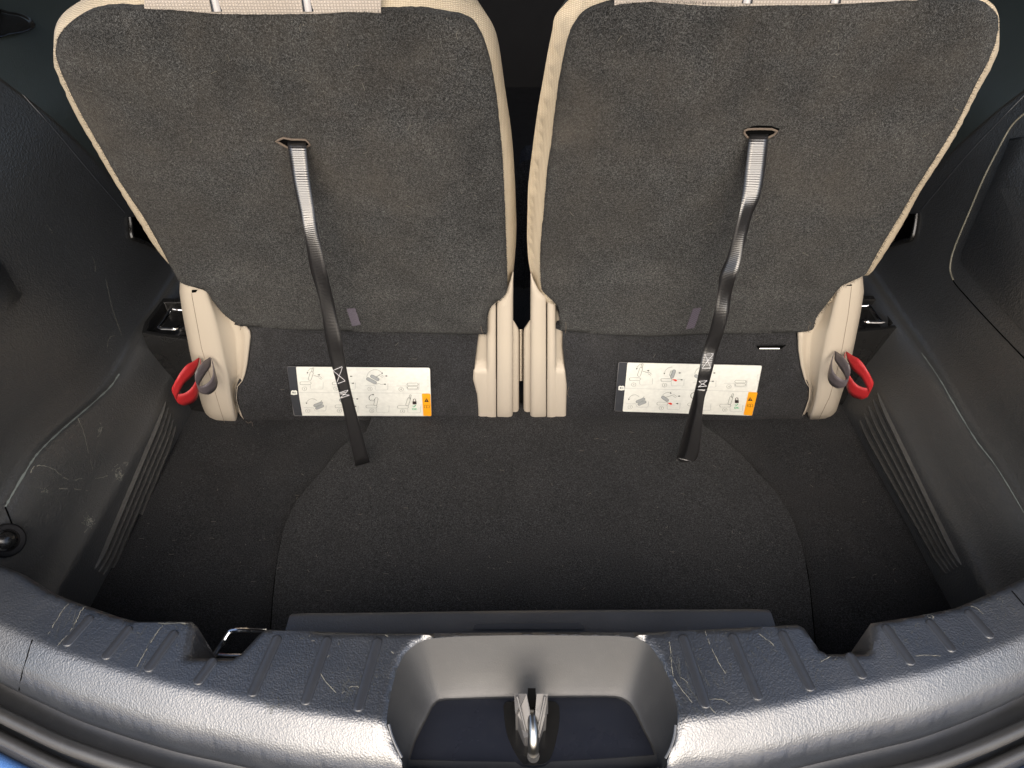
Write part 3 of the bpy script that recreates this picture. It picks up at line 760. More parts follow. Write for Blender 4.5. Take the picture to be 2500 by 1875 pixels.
CARPET_L = [(343, 525), (294, 450), (285, 434), (228, 335), (190, 269), (158, 203), (136, 146), (135, 117), (142, 89), (165, 63), (203, 38), (241, 26), (275, 22), (316, 23), (380, 25), (443, 28), (506, 35), (570, 37), (700, 37), (790, 35), (853, 31), (916, 29), (980, 29), (1043, 33), (1090, 41), (1128, 47), (1151, 59), (1170, 82), (1185, 120), (1198, 165), (1211, 237), (1220, 316), (1227, 396), (1230, 459), (1233, 525), (1236, 608), (1238, 672), (1237, 712), (1228, 727), (1214, 738), (1199, 750), (1191, 770), (1189, 795), (1188, 817), (1170, 819), (1075, 817), (916, 814), (790, 808), (663, 803), (600, 800), (585, 798), (572, 790), (557, 779), (538, 760), (519, 735), (503, 713), (475, 703), (442, 692), (424, 668), (400, 626), (380, 590)]
CARPET_R = [(1328, 525), (1336, 427), (1346, 364), (1355, 285), (1368, 196), (1380, 136), (1390, 98), (1403, 70), (1422, 46), (1453, 27), (1501, 13), (1548, 7), (1611, 4), (1675, 5), (1738, 9), (1785, 14), (1850, 15), (1927, 15), (2022, 14), (2085, 11), (2164, 6), (2243, 3), (2338, 3), (2395, 9), (2425, 24), (2437, 42), (2439, 60), (2436, 85), (2427, 120), (2408, 165), (2385, 206), (2338, 301), (2290, 380), (2243, 453), (2196, 533), (2158, 596), (2129, 649), (2116, 672), (2097, 683), (2079, 692), (2060, 700), (2047, 711), (2028, 735), (2009, 757), (1992, 780), (1988, 798), (1977, 808), (1942, 812), (1800, 819), (1738, 820), (1611, 823), (1485, 819), (1379, 813), (1370, 806), (1366, 785), (1364, 758), (1353, 742), (1336, 725), (1323, 710), (1319, 672), (1320, 608)]
CUSH_L = [(338, 525), (291, 450), (281, 433), (224, 335), (187, 270), (155, 204), (133, 150), (128, 120), (126, 92), (130, 70), (139, 51), (158, 30), (195, 5), (240, -22), (330, -48), (520, -60), (760, -62), (980, -52), (1080, -26), (1128, -2), (1179, 35), (1201, 63), (1217, 111), (1233, 222), (1249, 332), (1257, 443), (1260, 525), (1261, 560), (1259, 610), (1254, 665), (1247, 712), (1238, 722), (1200, 730), (640, 750), (520, 690), (450, 668), (382, 594)]
CUSH_R = [(1288, 525), (1287, 565), (1287, 592), (1290, 640), (1295, 668), (1303, 715), (1320, 725), (1380, 735), (1980, 740), (2050, 672), (2110, 662), (2137, 640), (2204, 533), (2246, 455), (2293, 382), (2341, 303), (2388, 207), (2420, 150), (2440, 100), (2446, 60), (2442, 36), (2430, 16), (2400, -5), (2360, -35), (2200, -62), (1900, -74), (1600, -72), (1480, -50), (1403, -4), (1374, 22), (1355, 47), (1349, 79), (1339, 127), (1327, 196), (1314, 269), (1301, 364), (1290, 459)]
SLOT_L = [(690, 353), (681, 348), (674, 345), (683, 340), (692, 336), (712, 340), (728, 340), (746, 341), (752, 346), (757, 353), (748, 359), (724, 359), (706, 362)]
SLOT_R = [(1817, 325), (1818, 318), (1826, 315), (1855, 314), (1885, 315), (1897, 320), (1890, 328), (1876, 335), (1868, 338), (1834, 338), (1824, 334)]
LOW_L = [(611, 795), (611, 811), (607, 850), (603, 885), (598, 912), (590, 930), (578, 942), (574, 958), (574, 977), (578, 995), (586, 1012), (594, 1028), (600, 1034), (700, 1034), (850, 1032), (1000, 1031), (1171, 1029), (1168, 1000), (1166, 963), (1159, 940), (1157, 925), (1159, 893), (1164, 850), (1168, 819), (1168, 795)]
LOW_R = [(1376, 795), (1376, 814), (1374, 846), (1379, 893), (1383, 940), (1381, 975), (1379, 1010), (1378, 1031), (1500, 1032), (1700, 1031), (1850, 1029), (1957, 1026), (1962, 1012), (1970, 995), (1977, 970), (1979, 955), (1974, 938), (1966, 925), (1960, 905), (1957, 885), (1953, 849), (1945, 820), (1942, 795)]

def fx(pts): return lambda y: interp(pts, y)      # pts: (py, px)
def cover(name, lines, y0, y1, parent, n=26, bottom=None):
    """moulded cover: lines = [(fn px(py), off)], lofted from y0 to y1, closed with side returns"""
    rows = []
    for i in range(n + 1):
        y = y0 + (y1 - y0) * i / n
        rd = 0.0
        if i == n: rd = -0.012
        elif i == n - 1: rd = -0.003
        yy = y if i < n else y1
        rows.append([Sp(fn(y), yy - (3 if i == n - 1 else 0), (off(y) if callable(off) else off) + rd) for fn, off in lines])
    rows.append([p - SN * 0.05 for p in rows[-1]])
    return obj(name, loft(rows), 'cream_plastic', parent, angle=180)

def chrome_post(px, py, parent):
    b = Sp(px, py, 0.002); t_ = b + Vector((0, 0.012, 0.16))
    obj('headrest_post', tube([b, b.lerp(t_, 0.5), t_], 0.0072, 16), 'chrome', parent)
    obj('post_sleeve', tube([b + Vector((0.010, 0.012, -0.02)), b + Vector((0.010, 0.014, 0.05))], 0.009, 16), 'rib_fabric', parent)

def ribbon(Lp, Rp, mat, name, parent, thick=0.0013, nsub=6):
    A = smooth_path(Lp, nsub); Bq = smooth_path(Rp, nsub)
    rows = [[a.lerp(b, k / 4) for k in range(5)] for a, b in zip(A, Bq)]
    vf = loft(rows); o = obj(name, vf, mat, parent, solid=thick, angle=180)
    return o, vf

seats = {}
for key, car_px, cu_px, slot_px, low_px, lab in (
        ('L', CARPET_L, CUSH_L, SLOT_L, LOW_L, 'left folding rear seat seen from behind, charcoal carpeted back with a ragged strap slot'),
        ('R', CARPET_R, CUSH_R, SLOT_R, LOW_R, 'right folding rear seat seen from behind, charcoal carpeted back with a neat D-shaped strap slot')):
    sgn = -1 if key == 'L' else 1
    st_ = thing('folding_seat', (0.28 * sgn, 0.93, 0.0), lab, 'car seat', 'folding third-row seats')
    seats[key] = st_
    cush = [Suv(px, py, -0.030) for px, py in sm2(cu_px, 3)]
    obj('cushion', rolled(cush, 0.009, 0.042, 0.040, 0.004, 0.0015, 3, back=0.05, inset=0.93, edge=0.006), 'cream_fabric', st_, angle=180)
    car = [Suv(px, py, 0.008) for px, py in sm2(car_px, 3)]
    # uneven cut edge of the carpet
    car = [(u + 0.0007 * mnoise.noise(Vector((u * 160, v * 160, 1))), v + 0.0007 * mnoise.noise(Vector((u * 160, v * 160, 5)))) for u, v in resample(car, 0.004)]
    slot = [Suv(px, py, 0.008) for px, py in slot_px]
    vf = rolled(car, 0.011, 0.007, 0.004, 0.010, 0.0045, 11 * sgn, holes=[slot], edge=0.004, back=0.012, inset=0.999)
    obj('carpet_back', vf, 'seat_carpet', st_, angle=70)
    # frayed rim and dark pocket behind the slot
    obj('slot_rim', tube([Sxyz(u, v, 0.0085) for u, v in slot] + [Sxyz(*slot[0], 0.0085)], 0.0013, 6), 'frayed', st_)
    cs = (sum(p[0] for p in slot) / len(slot), sum(p[1] for p in slot) / len(slot))
    obj('slot_pocket', ([Sxyz(cs[0] + (u - cs[0]) * 1.2, cs[1] + (v - cs[1]) * 1.5, 0.0062) for u, v in slot], [tuple(range(len(slot)))]), 'gap', st_, smooth=False)
    low = [Suv(px, py, -0.006) for px, py in sm2(low_px, 3)]
    vf2 = rolled(low, 0.012, 0.006, 0.004, -0.006, 0.002, 5, back=0.03, edge=0.005, inset=0.998)
    obj('lower_carpet', vf2, 'lower_carpet', st_, angle=70)

sL, sR = seats['L'], seats['R']
# a dark body inside each seat so that nothing shows through between the parts
for s_, x0, x1 in ((sL, 520, 1215), (sR, 1330, 2020)):
    q = [Sp(x0, 700, -0.045), Sp(x1, 700, -0.045), Sp(x1, 1020, -0.045), Sp(x0, 1020, -0.045)]
    obj('inner_shell', (q + [p - SN * 0.04 for p in q], [(0, 1, 2, 3), (7, 6, 5, 4), (0, 4, 5, 1), (1, 5, 6, 2), (2, 6, 7, 3), (3, 7, 4, 0)]), 'black', s_, smooth=False)

# --- outer covers
oL = fx([(680, 441), (692, 439), (713, 438), (750, 443), (785, 449), (868, 465), (900, 473), (977, 489), (1005, 499), (1021, 506), (1034, 516), (1041, 532)])
seL = fx([(680, 470), (720, 468), (850, 492), (950, 523), (1000, 538), (1041, 551)])
riL = fx([(680, 500), (716, 506), (766, 522), (823, 535), (893, 551), (913, 557), (977, 567), (1041, 578)])
inLx = fx([(680, 540), (735, 560), (798, 600), (811, 611), (893, 602), (928, 594), (942, 580), (977, 577), (1008, 588), (1041, 600)])
def mid(a, b, t): return lambda y: a(y) * (1 - t) + b(y) * t
cover('outer_cover', [(lambda y: oL(y) + 6, -0.075), (oL, -0.028), (mid(oL, seL, .15), -0.012), (mid(oL, seL, .45), -0.003), (seL, 0.0), (mid(seL, riL, .6), 0.001), (mid(seL, riL, .93), 0.001), (mid(riL, inLx, .06), -0.003), (mid(riL, inLx, .5), -0.026), (mid(riL, inLx, .62), -0.028), (mid(riL, inLx, .8), -0.018), (mid(riL, inLx, 1.0), -0.004), (mid(riL, inLx, 1.05), -0.014)], 684, 1040, sL)
obj('cover_seam', tube([Sp(seL(y), y, 0.0002) for y in range(716, 1040, 8)], 0.0003, 6), 'frayed', sL)
obj('cover_notch', ([Sp(468, 708, 0.001), Sp(483, 707, 0.001), Sp(478, 714, 0.001), Sp(468, 715, 0.001)], [(0, 1, 2, 3)]), 'gap', sL, smooth=False)
oR = fx([(670, 2106), (683, 2107), (713, 2109), (766, 2101), (846, 2085), (920, 2069), (970, 2053), (1000, 2043), (1015, 2037), (1030, 2020)])
seR = fx([(670, 2080), (700, 2079), (766, 2071), (846, 2057), (913, 2042), (970, 2025), (1030, 1996)])
riR = fx([(670, 2055), (700, 2047), (766, 2030), (823, 2018), (893, 2003), (977, 1990), (1030, 1975)])
inRx = fx([(670, 2010), (757, 2000), (782, 1990), (808, 1950), (849, 1950), (893, 1956), (931, 1966), (945, 1976), (970, 1976), (999, 1966), (1030, 1954)])
cover('outer_cover', [(mid(riR, inRx, 1.05), -0.014), (mid(riR, inRx, 1.0), -0.004), (mid(riR, inRx, .8), -0.018), (mid(riR, inRx, .62), -0.028), (mid(riR, inRx, .5), -0.026), (mid(riR, inRx, .06), -0.003), (mid(seR, riR, .93), 0.001), (mid(seR, riR, .6), 0.001), (seR, 0.0), (mid(oR, seR, .45), -0.003), (mid(oR, seR, .15), -0.012), (oR, -0.028), (lambda y: oR(y) - 6, -0.075)], 672, 1029, sR)
obj('cover_seam', tube([Sp(seR(y), y, 0.0002) for y in range(700, 1030, 8)], 0.0003, 6), 'frayed', sR)
obj('cover_notch', ([Sp(2068, 696, 0.001), Sp(2080, 694, 0.001), Sp(2080, 698, 0.001), Sp(2066, 698, 0.001)], [(0, 1, 2, 3)]), 'gap', sR, smooth=False)
# --- inner covers: a wide face next to the carpet, a narrow tall face, a housing at the hinge
def const(v): return lambda y: v
sink = lambda y: -0.018 + 0.0135 * sstep((y - 878) / 34)
aL = fx([(735, 1180), (760, 1176), (800, 1171), (819, 1166), (846, 1163), (893, 1157), (925, 1155), (963, 1165), (1000, 1168), (1040, 1168)])
cover('inner_cover', [(mid(aL, const(1211), -0.05), -0.03), (aL, lambda y: sink(y) - 0.002), (mid(aL, const(1211), .10), sink), (const(1186), sink), (const(1188.5), lambda y: 0.6 * sink(y) - 0.002), (const(1191), -0.0035), (const(1200), -0.0025), (const(1211), -0.003), (const(1211.3), -0.02)], 736, 1036, sL, n=60)
fe = fx([(650, 1250), (665, 1254), (680, 1253), (1040, 1252)]); fi = fx([(664, 1252), (671, 1250), (692, 1243), (712, 1236), (733, 1214), (740, 1212.5), (1040, 1212.5)])
cover('side_face', [(fi, -0.025), (mid(fi, fe, .02), -0.004), (mid(fi, fe, .08), -0.001), (mid(fi, fe, .7), 0.0), (mid(fi, fe, .9), -0.002), (mid(fi, fe, 0.98), -0.006), (fe, -0.014), (fe, -0.06)], 664, 1036, sL)
hh = fx([(780, 1253), (788, 1257), (797, 1264), (806, 1267), (1000, 1267), (1034, 1266)])
cover('hinge_housing', [(const(1246), -0.016), (mid(const(1252), hh, .5), -0.016), (mid(const(1252), hh, .85), -0.018), (hh, -0.026), (hh, -0.08)], 782, 1036, sL)
aR = fx([(725, 1350), (760, 1362), (785, 1368), (814, 1374), (846, 1373), (893, 1378), (940, 1383), (1040, 1381)])
cover('inner_cover', [(const(1335.4), -0.02), (const(1335.7), -0.003), (const(1347), -0.0025), (const(1355), -0.0035), (const(1357), lambda y: 0.6 * sink(y) - 0.002), (const(1359), sink), (mid(const(1336), aR, .90), sink), (aR, lambda y: sink(y) - 0.002), (mid(const(1336), aR, 1.05), -0.03)], 728, 1036, sR, n=60)
ge = fx([(650, 1298), (668, 1295), (690, 1295), (1040, 1294)]); gi = fx([(664, 1296), (672, 1298), (692, 1307), (712, 1319), (724, 1334), (1040, 1334.5)])
cover('side_face', [(ge, -0.06), (ge, -0.014), (mid(ge, gi, .02), -0.006), (mid(ge, gi, .1), -0.002), (mid(ge, gi, .3), 0.0), (mid(ge, gi, .92), -0.001), (mid(ge, gi, .98), -0.004), (gi, -0.025)], 668, 1036, sR)
kk = fx([(780, 1294), (788, 1290), (797, 1281), (806, 1278), (1000, 1278), (1034, 1280)])
cover('hinge_housing', [(kk, -0.08), (kk, -0.026), (mid(kk, const(1295), .15), -0.018), (mid(kk, const(1295), .5), -0.016), (const(1300), -0.016)], 782, 1036, sR)
for s_, x_ in ((sL, 1211.2), (sR, 1335.4)):
    obj('cover_gap', ([Sp(x_ - 0.7, 738, -0.0015), Sp(x_ + 0.7, 738, -0.0015), Sp(x_ + 0.7, 1030, -0.004), Sp(x_ - 0.7, 1030, -0.004)], [(0, 1, 2, 3)]), 'gap', s_, smooth=False)
k = Sp(1271, 815, -0.03)
obj('hinge_knob', loft([[Sp(px, py, o) for px, o in ((1267, -.035), (1270, -.028), (1273, -.028), (1276, -.036))] for py in (804, 808, 850, 900, 925, 930)]), 'cream_plastic', sL)

# headrest posts and the ribbed middle of the seat fronts peeping over the top
for px, py in ((532, 26), (754, 26)): chrome_post(px, py, sL)
for px, py in ((1822, 6), (2036, 6)): chrome_post(px, py, sR)
def top_patch(pts, parent, off=-0.0):
    P = [Suv(px, py, -0.02) for px, py in pts]
    V_ = [Sxyz(u, v, -0.013 - 0.03 * sstep((v - P[0][1] + 0.005) / 0.05)) for u, v in P]
    return V_
for s_, x0, x1, yb in ((sL, 352, 930, 34), (sR, 1500, 2240, 12)):
    rows = []
    for j in range(9):
        py = yb + 12 - j * 11
        rows.append([Sp(x0 + (x1 - x0) * i / 30, py + (2 * math.cos(i / 30 * 6.28) if j == 0 else 0), 0.0058 - 0.040 * (1 - math.sqrt(max(0, 1 - (1 - min(1, max(0, (py + 62 + (10 if s_ is sR else 0)) * 0.00052) / 0.042)) ** 2)))) for i in range(31)])
    obj('ribbed_panel', loft(rows), 'rib_fabric', s_, angle=180)

# stitched bar tacks
for s_, q in ((sL, [(846, 753), (867, 752), (881, 792), (860, 796)]), (sR, [(1692, 753), (1712, 751), (1695, 800), (1674, 804)])):
    V_ = [Sp(px, py, 0.0115) for px, py in q]; rows = []
    for i in range(25):
        t_ = i / 24; a = V_[0].lerp(V_[3], t_); b = V_[1].lerp(V_[2], t_)
        rows.append([a.lerp(b, j / 6) + SN * (0.0009 if (i + j) % 2 else 0.0) + Vector((random.uniform(-.0004, .0004), 0, 0)) for j in range(7)])
    obj('bar_tack', loft(rows), 'thread_violet', s_, smooth=False)
# small steel clip in the lower carpet on the right
obj('carpet_slit', ([Sp(px, py, -0.0012) for px, py in ((1846, 845), (1905, 844), (1920, 842), (1906, 853), (1852, 852))], [(0, 1, 2, 3, 4)]), 'gap', sR, smooth=False)
obj('steel_clip', tube([Sp(1854, 850.5, 0.0), Sp(1903, 850.5, 0.0)], 0.0012, 8), 'chrome', sR)

# ------------------------------------------------------------------ straps
def strap(parent, Lq, Rq, yl, yr):
    Lp = [Yp(px, py, y) for (px, py), y in zip(Lq, yl)]; Rp = [Yp(px, py, y) for (px, py), y in zip(Rq, yr)]
    return ribbon(Lp, Rp, 'black_webbing', 'pull_strap', parent)
Lq = [(704, 340), (703, 357), (711, 411), (717, 450), (730, 510), (743, 570), (758, 656), (780, 735), (796, 830), (806, 877), (831, 972), (868, 1138)]
Rq = [(746, 340), (747, 355), (753, 411), (758, 450), (767, 510), (777, 565), (796, 656), (815, 735), (834, 830), (842, 877), (861, 972), (903, 1128)]
yl = [0.812, 0.786, 0.775, 0.765, 0.752, 0.739, 0.747, 0.751, 0.760, 0.762, 0.762, 0.766]
yr = [0.812, 0.786, 0.775, 0.765, 0.752, 0.744, 0.740, 0.758, 0.755, 0.760, 0.764, 0.772]
o1, vf1 = strap(sL, Lq, Rq, yl, yr); o1['label'] = 'black webbing pull strap with white stitched crosses'
Lq = [(1831, 318), (1829, 337), (1820, 411), (1812, 475), (1803, 528), (1776, 624), (1757, 672), (1752, 719), (1743, 766), (1730, 814), (1717, 855), (1706, 909), (1694, 963), (1655, 1108), (1652, 1122)]
Rq = [(1876, 318), (1875, 336), (1868, 411), (1855, 480), (1834, 530), (1811, 624), (1798, 672), (1785, 719), (1779, 766), (1766, 814), (1752, 855), (1738, 909), (1722, 963), (1676, 1100), (1668, 1126)]
yl = [0.820, 0.788, 0.774, 0.760, 0.749, 0.756, 0.752, 0.752, 0.752, 0.762, 0.766, 0.758, 0.764, 0.772, 0.772]
yr = [0.820, 0.788, 0.774, 0.758, 0.760, 0.748, 0.742, 0.758, 0.751, 0.754, 0.768, 0.758, 0.770, 0.780, 0.780]
o2, vf2 = strap(sR, Lq, Rq, yl, yr); o2['label'] = 'black webbing pull strap ending in an open loop, white stitched crosses'
Lq = [(1700, 950), (1701, 985), (1690, 1040), (1676, 1100), (1664, 1127), (1655, 1118)]; Rq = [(1724, 950), (1716, 1000), (1712, 1060), (1705, 1110), (1694, 1126), (1680, 1124)]
Lp = [Yp(px, py, 0.758) for px, py in Lq]; Rp = [Yp(px, py, 0.755) for px, py in Rq]
o3, vf3 = ribbon(Lp, Rp, 'black_webbing', 'strap_loop', sR)
# white stitching on the straps
def stitches(vf, lines, parent):
    bv = bvh_of(vf); out = []
    for (x0, y0), (x1, y1) in lines:
        n_ = max(3, int(math.hypot(x1 - x0, y1 - y0) / 3.5)); pts = []
        for i in range(n_ + 1):
            t_ = i / n_; q = hit(bv, x0 + (x1 - x0) * t_ + random.uniform(-.5, .5), y0 + (y1 - y0) * t_ + random.uniform(-.4, .4), 0.0012)
            if q: pts.append(q)
        for a, b in zip(pts[:-1], pts[1:]): out.append(tube([a, a.lerp(b, 0.85)], 0.00042, 5))
    if out: obj('stitching', join(*out), 'thread_white', parent)['kind'] = 'stuff'
def q1(x, y): return (680 + x * .1808, 870 + y * .1808)
def q2(x, y): return (1480 + x * .1808, 860 + y * .1808)
L1 = [((738, 182), (862, 132)), ((868, 138), (782, 362)), ((740, 186), (902, 322)), ((782, 364), (905, 326)), ((820, 488), (942, 446)), ((826, 500), (958, 516)), ((940, 452), (838, 556)), ((838, 556), (960, 518)), ((845, 492), (905, 478))]
stitches(vf1, [(q1(*a), q1(*b)) for a, b in L1], sL)
L2 = [((1326, 22), (1445, 14)), ((1326, 24), (1408, 205)), ((1445, 14), (1290, 212)), ((1290, 218), (1410, 210)), ((1250, 385), (1362, 372)), ((1250, 392), (1350, 450)), ((1362, 376), (1240, 458)), ((1236, 462), (1352, 450))]
stitches(vf2, [(q2(*a), q2(*b)) for a, b in L2], sR)

# ------------------------------------------------------------------ pull tabs (red and grey loops)
def tab(parent, E1, E2, mat, lab):
    n_ = len(E1)
    def offs(i): t_ = i / (n_ - 1); return 0.004 + 0.046 * math.sin(math.pi * t_)
    A = smooth_path([Sp(px, py, offs(i) + 0.006 * math.sin(2 * math.pi * i / (n_ - 1))) for i, (px, py) in enumerate(E1)], 5)
    Bq = smooth_path([Sp(px, py, offs(i) + 0.006 * math.sin(2 * math.pi * i / (n_ - 1)) - 0.005 * (1 - sstep((i - 4) / 4)) * min(1, i / 3)) for i, (px, py) in enumerate(E2)], 5)
    o = obj('pull_tab', loft([[a.lerp(b, k / 3) for k in range(4)] for a, b in zip(A, Bq)]), mat, parent, solid=0.0007, angle=180)
    o['label'] = lab
RED1 = [(486, 873), (470, 883), (456, 891), (443, 906), (434, 920), (424, 938), (419, 951), (424, 961), (440, 962), (456, 957), (468, 946), (478, 930), (486, 910), (490, 890), (488, 875)]
RED2 = [(486, 876), (483, 893), (474, 912), (462, 925), (450, 936), (440, 952), (432, 970), (432, 981), (442, 988), (454, 989), (471, 983), (482, 970), (486, 950), (490, 920), (490, 880)]
GRY1 = [(513, 872), (503, 878), (494, 885), (486, 896), (480, 905), (476, 917), (478, 932), (486, 942), (496, 942), (507, 935), (515, 926), (520, 914), (520, 900), (518, 885), (515, 873)]
GRY2 = [(514, 876), (514, 893), (507, 905), (500, 915), (493, 926), (487, 938), (484, 951), (490, 959), (498, 962), (508, 963), (519, 958), (528, 948), (531, 933), (526, 908), (517, 878)]
def mir(p): return [(2552 - x, y - 15) for x, y in p]
tab(sL, RED1, RED2, 'red_webbing', 'red webbing pull tab')
tab(sL, GRY1, GRY2, 'grey_webbing', 'grey webbing pull tab')
tab(sR, mir(RED1), mir(RED2), 'red_webbing', 'red webbing pull tab')
tab(sR, mir(GRY1), mir(GRY2), 'grey_webbing', 'grey webbing pull tab')

# ------------------------------------------------------------------ instruction stickers
def sticker(parent, q, corners, band, amber, icons, divide, book, lab, tiny):
    OFF = -0.0015
    S3 = lambda x, y, l=0.0: Sp(*q(x, y), OFF + l)
    def poly(pts, l): return [S3(x, y, l) for x, y in pts]
    def rounded(pts, r_):
        out = []; n_ = len(pts)
        for i in range(n_):
            p = Vector((*pts[i], 0)); a = Vector((*pts[i - 1], 0)); b = Vector((*pts[(i + 1) % n_], 0))
            u = (a - p).normalized() * r_; v = (b - p).normalized() * r_
            for k in range(5):
                t_ = k / 4; out.append(tuple((p + u * (1 - t_) ** 2 + v * t_ ** 2)[:2]))
        return out
    root = obj('instruction_sticker', (poly(rounded(corners[0], 28), 0.0002) + poly(rounded(corners[0], 28), -0.001), [tuple(range(20))] + [(i, (i + 1) % 20, 20 + (i + 1) % 20, 20 + i) for i in range(20)]), 'sticker_film', parent, smooth=False)
    root['label'] = lab
    obj('paper_field', (poly(rounded(corners[1], 22), 0.0007), [tuple(range(20))]), 'sticker_white', root, smooth=False)
    obj('dark_band', (poly(band, 0.0008), [tuple(range(len(band)))]), 'sticker_band', root, smooth=False)
    obj('amber_field', (poly(rounded(amber, 14), 0.001), [tuple(range(20))]), 'ink_amber', root, smooth=False)
    G = {}
    def ln(mat, pts, wd=4.0, l=0.0013):
        G.setdefault(mat, []).append(flat_line([S3(x, y, l) for x, y in pts], wd * .1808 * 0.00075, -SN))
    def area(mat, pts, l=0.0012): G.setdefault(mat, []).append((poly(pts, l), [tuple(range(len(pts)))]))
    def slab(cx, cy, lx, ly, ang, fillm=None):
        pts = []
        for sx, a0 in ((1, -90), (-1, 90)):
            for k in range(7):
                a = R(a0 + 30 * k); pts.append((sx * (lx / 2 - ly / 2) + ly / 2 * math.cos(a), ly / 2 * math.sin(a)))
        c_, s_ = math.cos(R(ang)), math.sin(R(ang)); pts = [(cx + x * c_ - y * s_, cy + x * s_ + y * c_) for x, y in pts]
        if fillm: area(fillm, pts)
        ln('ink', pts + [pts[0]])
    def circ(cx, cy, r_, digit):
        ln('ink', [(cx + r_ * math.cos(R(a)), cy + r_ * 0.85 * math.sin(R(a))) for a in range(0, 361, 24)], 3)
        D = {1: [[(-4, -8), (1, -12), (1, 11)]], 2: [[(-6, -7), (0, -12), (6, -6), (-6, 11), (7, 11)]], 3: [[(-6, -11), (5, -11), (0, -2), (6, 4), (0, 11), (-6, 8)]], 4: [[(3, 12), (3, -12), (-8, 4), (8, 4)]]}
        for p in D[digit]: ln('ink', [(cx + x, cy + y) for x, y in p], 4)
    def arrow(x, y, d=1, mat='ink'):
        area(mat, [(x - 16 * d, y - 5), (x, y - 5), (x, y - 12), (x + 18 * d, y), (x, y + 12), (x, y + 5), (x - 16 * d, y + 5)])
    def dots(cx, cy, r_, a0, a1, head=True, ry=None):
        ry = ry or r_; n_ = max(4, int(abs(a1 - a0) / 180 * math.pi * r_ / 11))
        for i in range(n_):
            a = R(a0 + (a1 - a0) * i / n_); x, y = cx + r_ * math.cos(a), cy - ry * math.sin(a)
            area('ink', [(x - 3, y - 3), (x + 3, y - 3), (x + 3, y + 3), (x - 3, y + 3)])
        a = R(a1); x, y = cx + r_ * math.cos(a), cy - ry * math.sin(a); s_ = 1 if a1 > a0 else -1
        tx, ty = -math.sin(a) * s_, -math.cos(a) * s_; area('ink', [(x - ty * 12, y + tx * 12), (x + ty * 12, y - tx * 12), (x + tx * 24, y + ty * 24)])
    def step(x, y, w1=140, h=60, w2=170, rise=90):
        ln('ink_grey', [(x, y), (x + w1 - 8, y), (x + w1, y + 8), (x + w1, y + h - 12), (x + w1 + 12, y + h), (x + w1 + w2 - 10, y + h), (x + w1 + w2, y + h - 10), (x + w1 + w2 + 4, y - rise + h)], 4)
    def arm(x0, y0, x1, y1, mat='ink'):
        ln(mat, [(x0, y0), (x1 - 15, y1 - 10)], 6); ln(mat, [(x1 - 18, y1 - 14), (x1 + 4, y1 - 14), (x1 + 16, y1), (x1 + 34, y1 + 10)], 4); ln(mat, [(x1 - 20, y1 + 2), (x1, y1 + 12), (x1 + 20, y1 + 26)], 4)
    for kind, x, y in icons:
        if kind == 'a1':      # upright seat, head restraint folds, hand pulls strap
            slab(x + 75, y + 20, 150, 38, 0); slab(x + 145, y - 75, 125, 42, -72); slab(x + 172, y - 160, 60, 20, -78)
            step(x, y + 40); dots(x + 172, y - 110, 72, 95, 165); arm(x + 185, y - 85, x + 270, y - 55); arrow(x + 255, y - 92); circ(x + 60, y + 95, 30, 1)
        if kind == 'a2':
            slab(x + 75, y + 20, 150, 38, 0); slab(x + 165, y - 60, 125, 44, -70, 'ink_grey'); slab(x + 135, y - 70, 70, 20, -75)
            step(x, y + 40); dots(x + 150, y - 50, 105, 90, 165); arrow(x + 255, y - 75, -1); arrow(x + 280, y + 18, 1)
            area('ink_red', [(x + 150, y + 12), (x + 195, y + 10), (x + 222, y + 24), (x + 205, y + 42), (x + 180, y + 30)]); ln('ink', [(x + 215, y + 12), (x + 262, y + 14)], 3)
            circ(x + 50, y + 90, 31, 2)
        if kind == 'a3':
            slab(x + 90, y - 55, 150, 42, 28, 'ink_grey'); slab(x + 135, y - 95, 130, 42, 28, 'ink_grey'); step(x, y + 10)
            dots(x + 140, y - 90, 115, 170, 40); arm(x + 150, y - 105, x + 220, y - 125); arrow(x + 290, y - 120); ln('ink', [(x + 150, y - 8), (x + 190, y - 20), (x + 225, y - 4), (x + 245, y - 6)], 4); arrow(x + 270, y - 8); circ(x + 70, y + 55, 30, 3)
        if kind == 'a4':
            ln('ink_grey', [(x, y), (x + 140, y), (x + 145, y + 40), (x + 155, y + 50), (x + 290, y + 50), (x + 305, y + 40), (x + 308, y - 40)], 5)
            slab(x + 220, y - 22, 150, 34, 0); slab(x + 220, y + 22, 140, 34, 0); circ(x + 65, y + 45, 31, 4)
        if kind == 'b1':
            slab(x + 195, y - 45, 130, 36, -22, 'ink_grey'); slab(x + 215, y - 8, 120, 36, -22, 'ink_grey'); ln('ink_grey', [(x, y), (x + 130, y), (x + 150, y + 40), (x + 170, y + 46), (x + 285, y + 46), (x + 300, y + 30), (x + 304, y - 30)], 5)
            dots(x + 115, y - 40, 80, 45, 160); ln('ink', [(x + 225, y - 75), (x + 245, y - 100)], 4); circ(x + 55, y + 45, 30, 1)
        if kind == 'b2':
            slab(x + 75, y + 5, 150, 38, 0); slab(x + 110, y - 60, 110, 42, 35, 'ink_grey'); step(x, y + 24); dots(x + 150, y - 60, 85, 140, 70); arm(x + 120, y - 80, x + 235, y - 100)
            arrow(x + 300, y - 95); arrow(x + 275, y + 5); area('ink_red', [(x + 145, y - 4), (x + 190, y - 6), (x + 210, y + 8), (x + 195, y + 24), (x + 170, y + 14)]); circ(x + 60, y + 65, 30, 2)
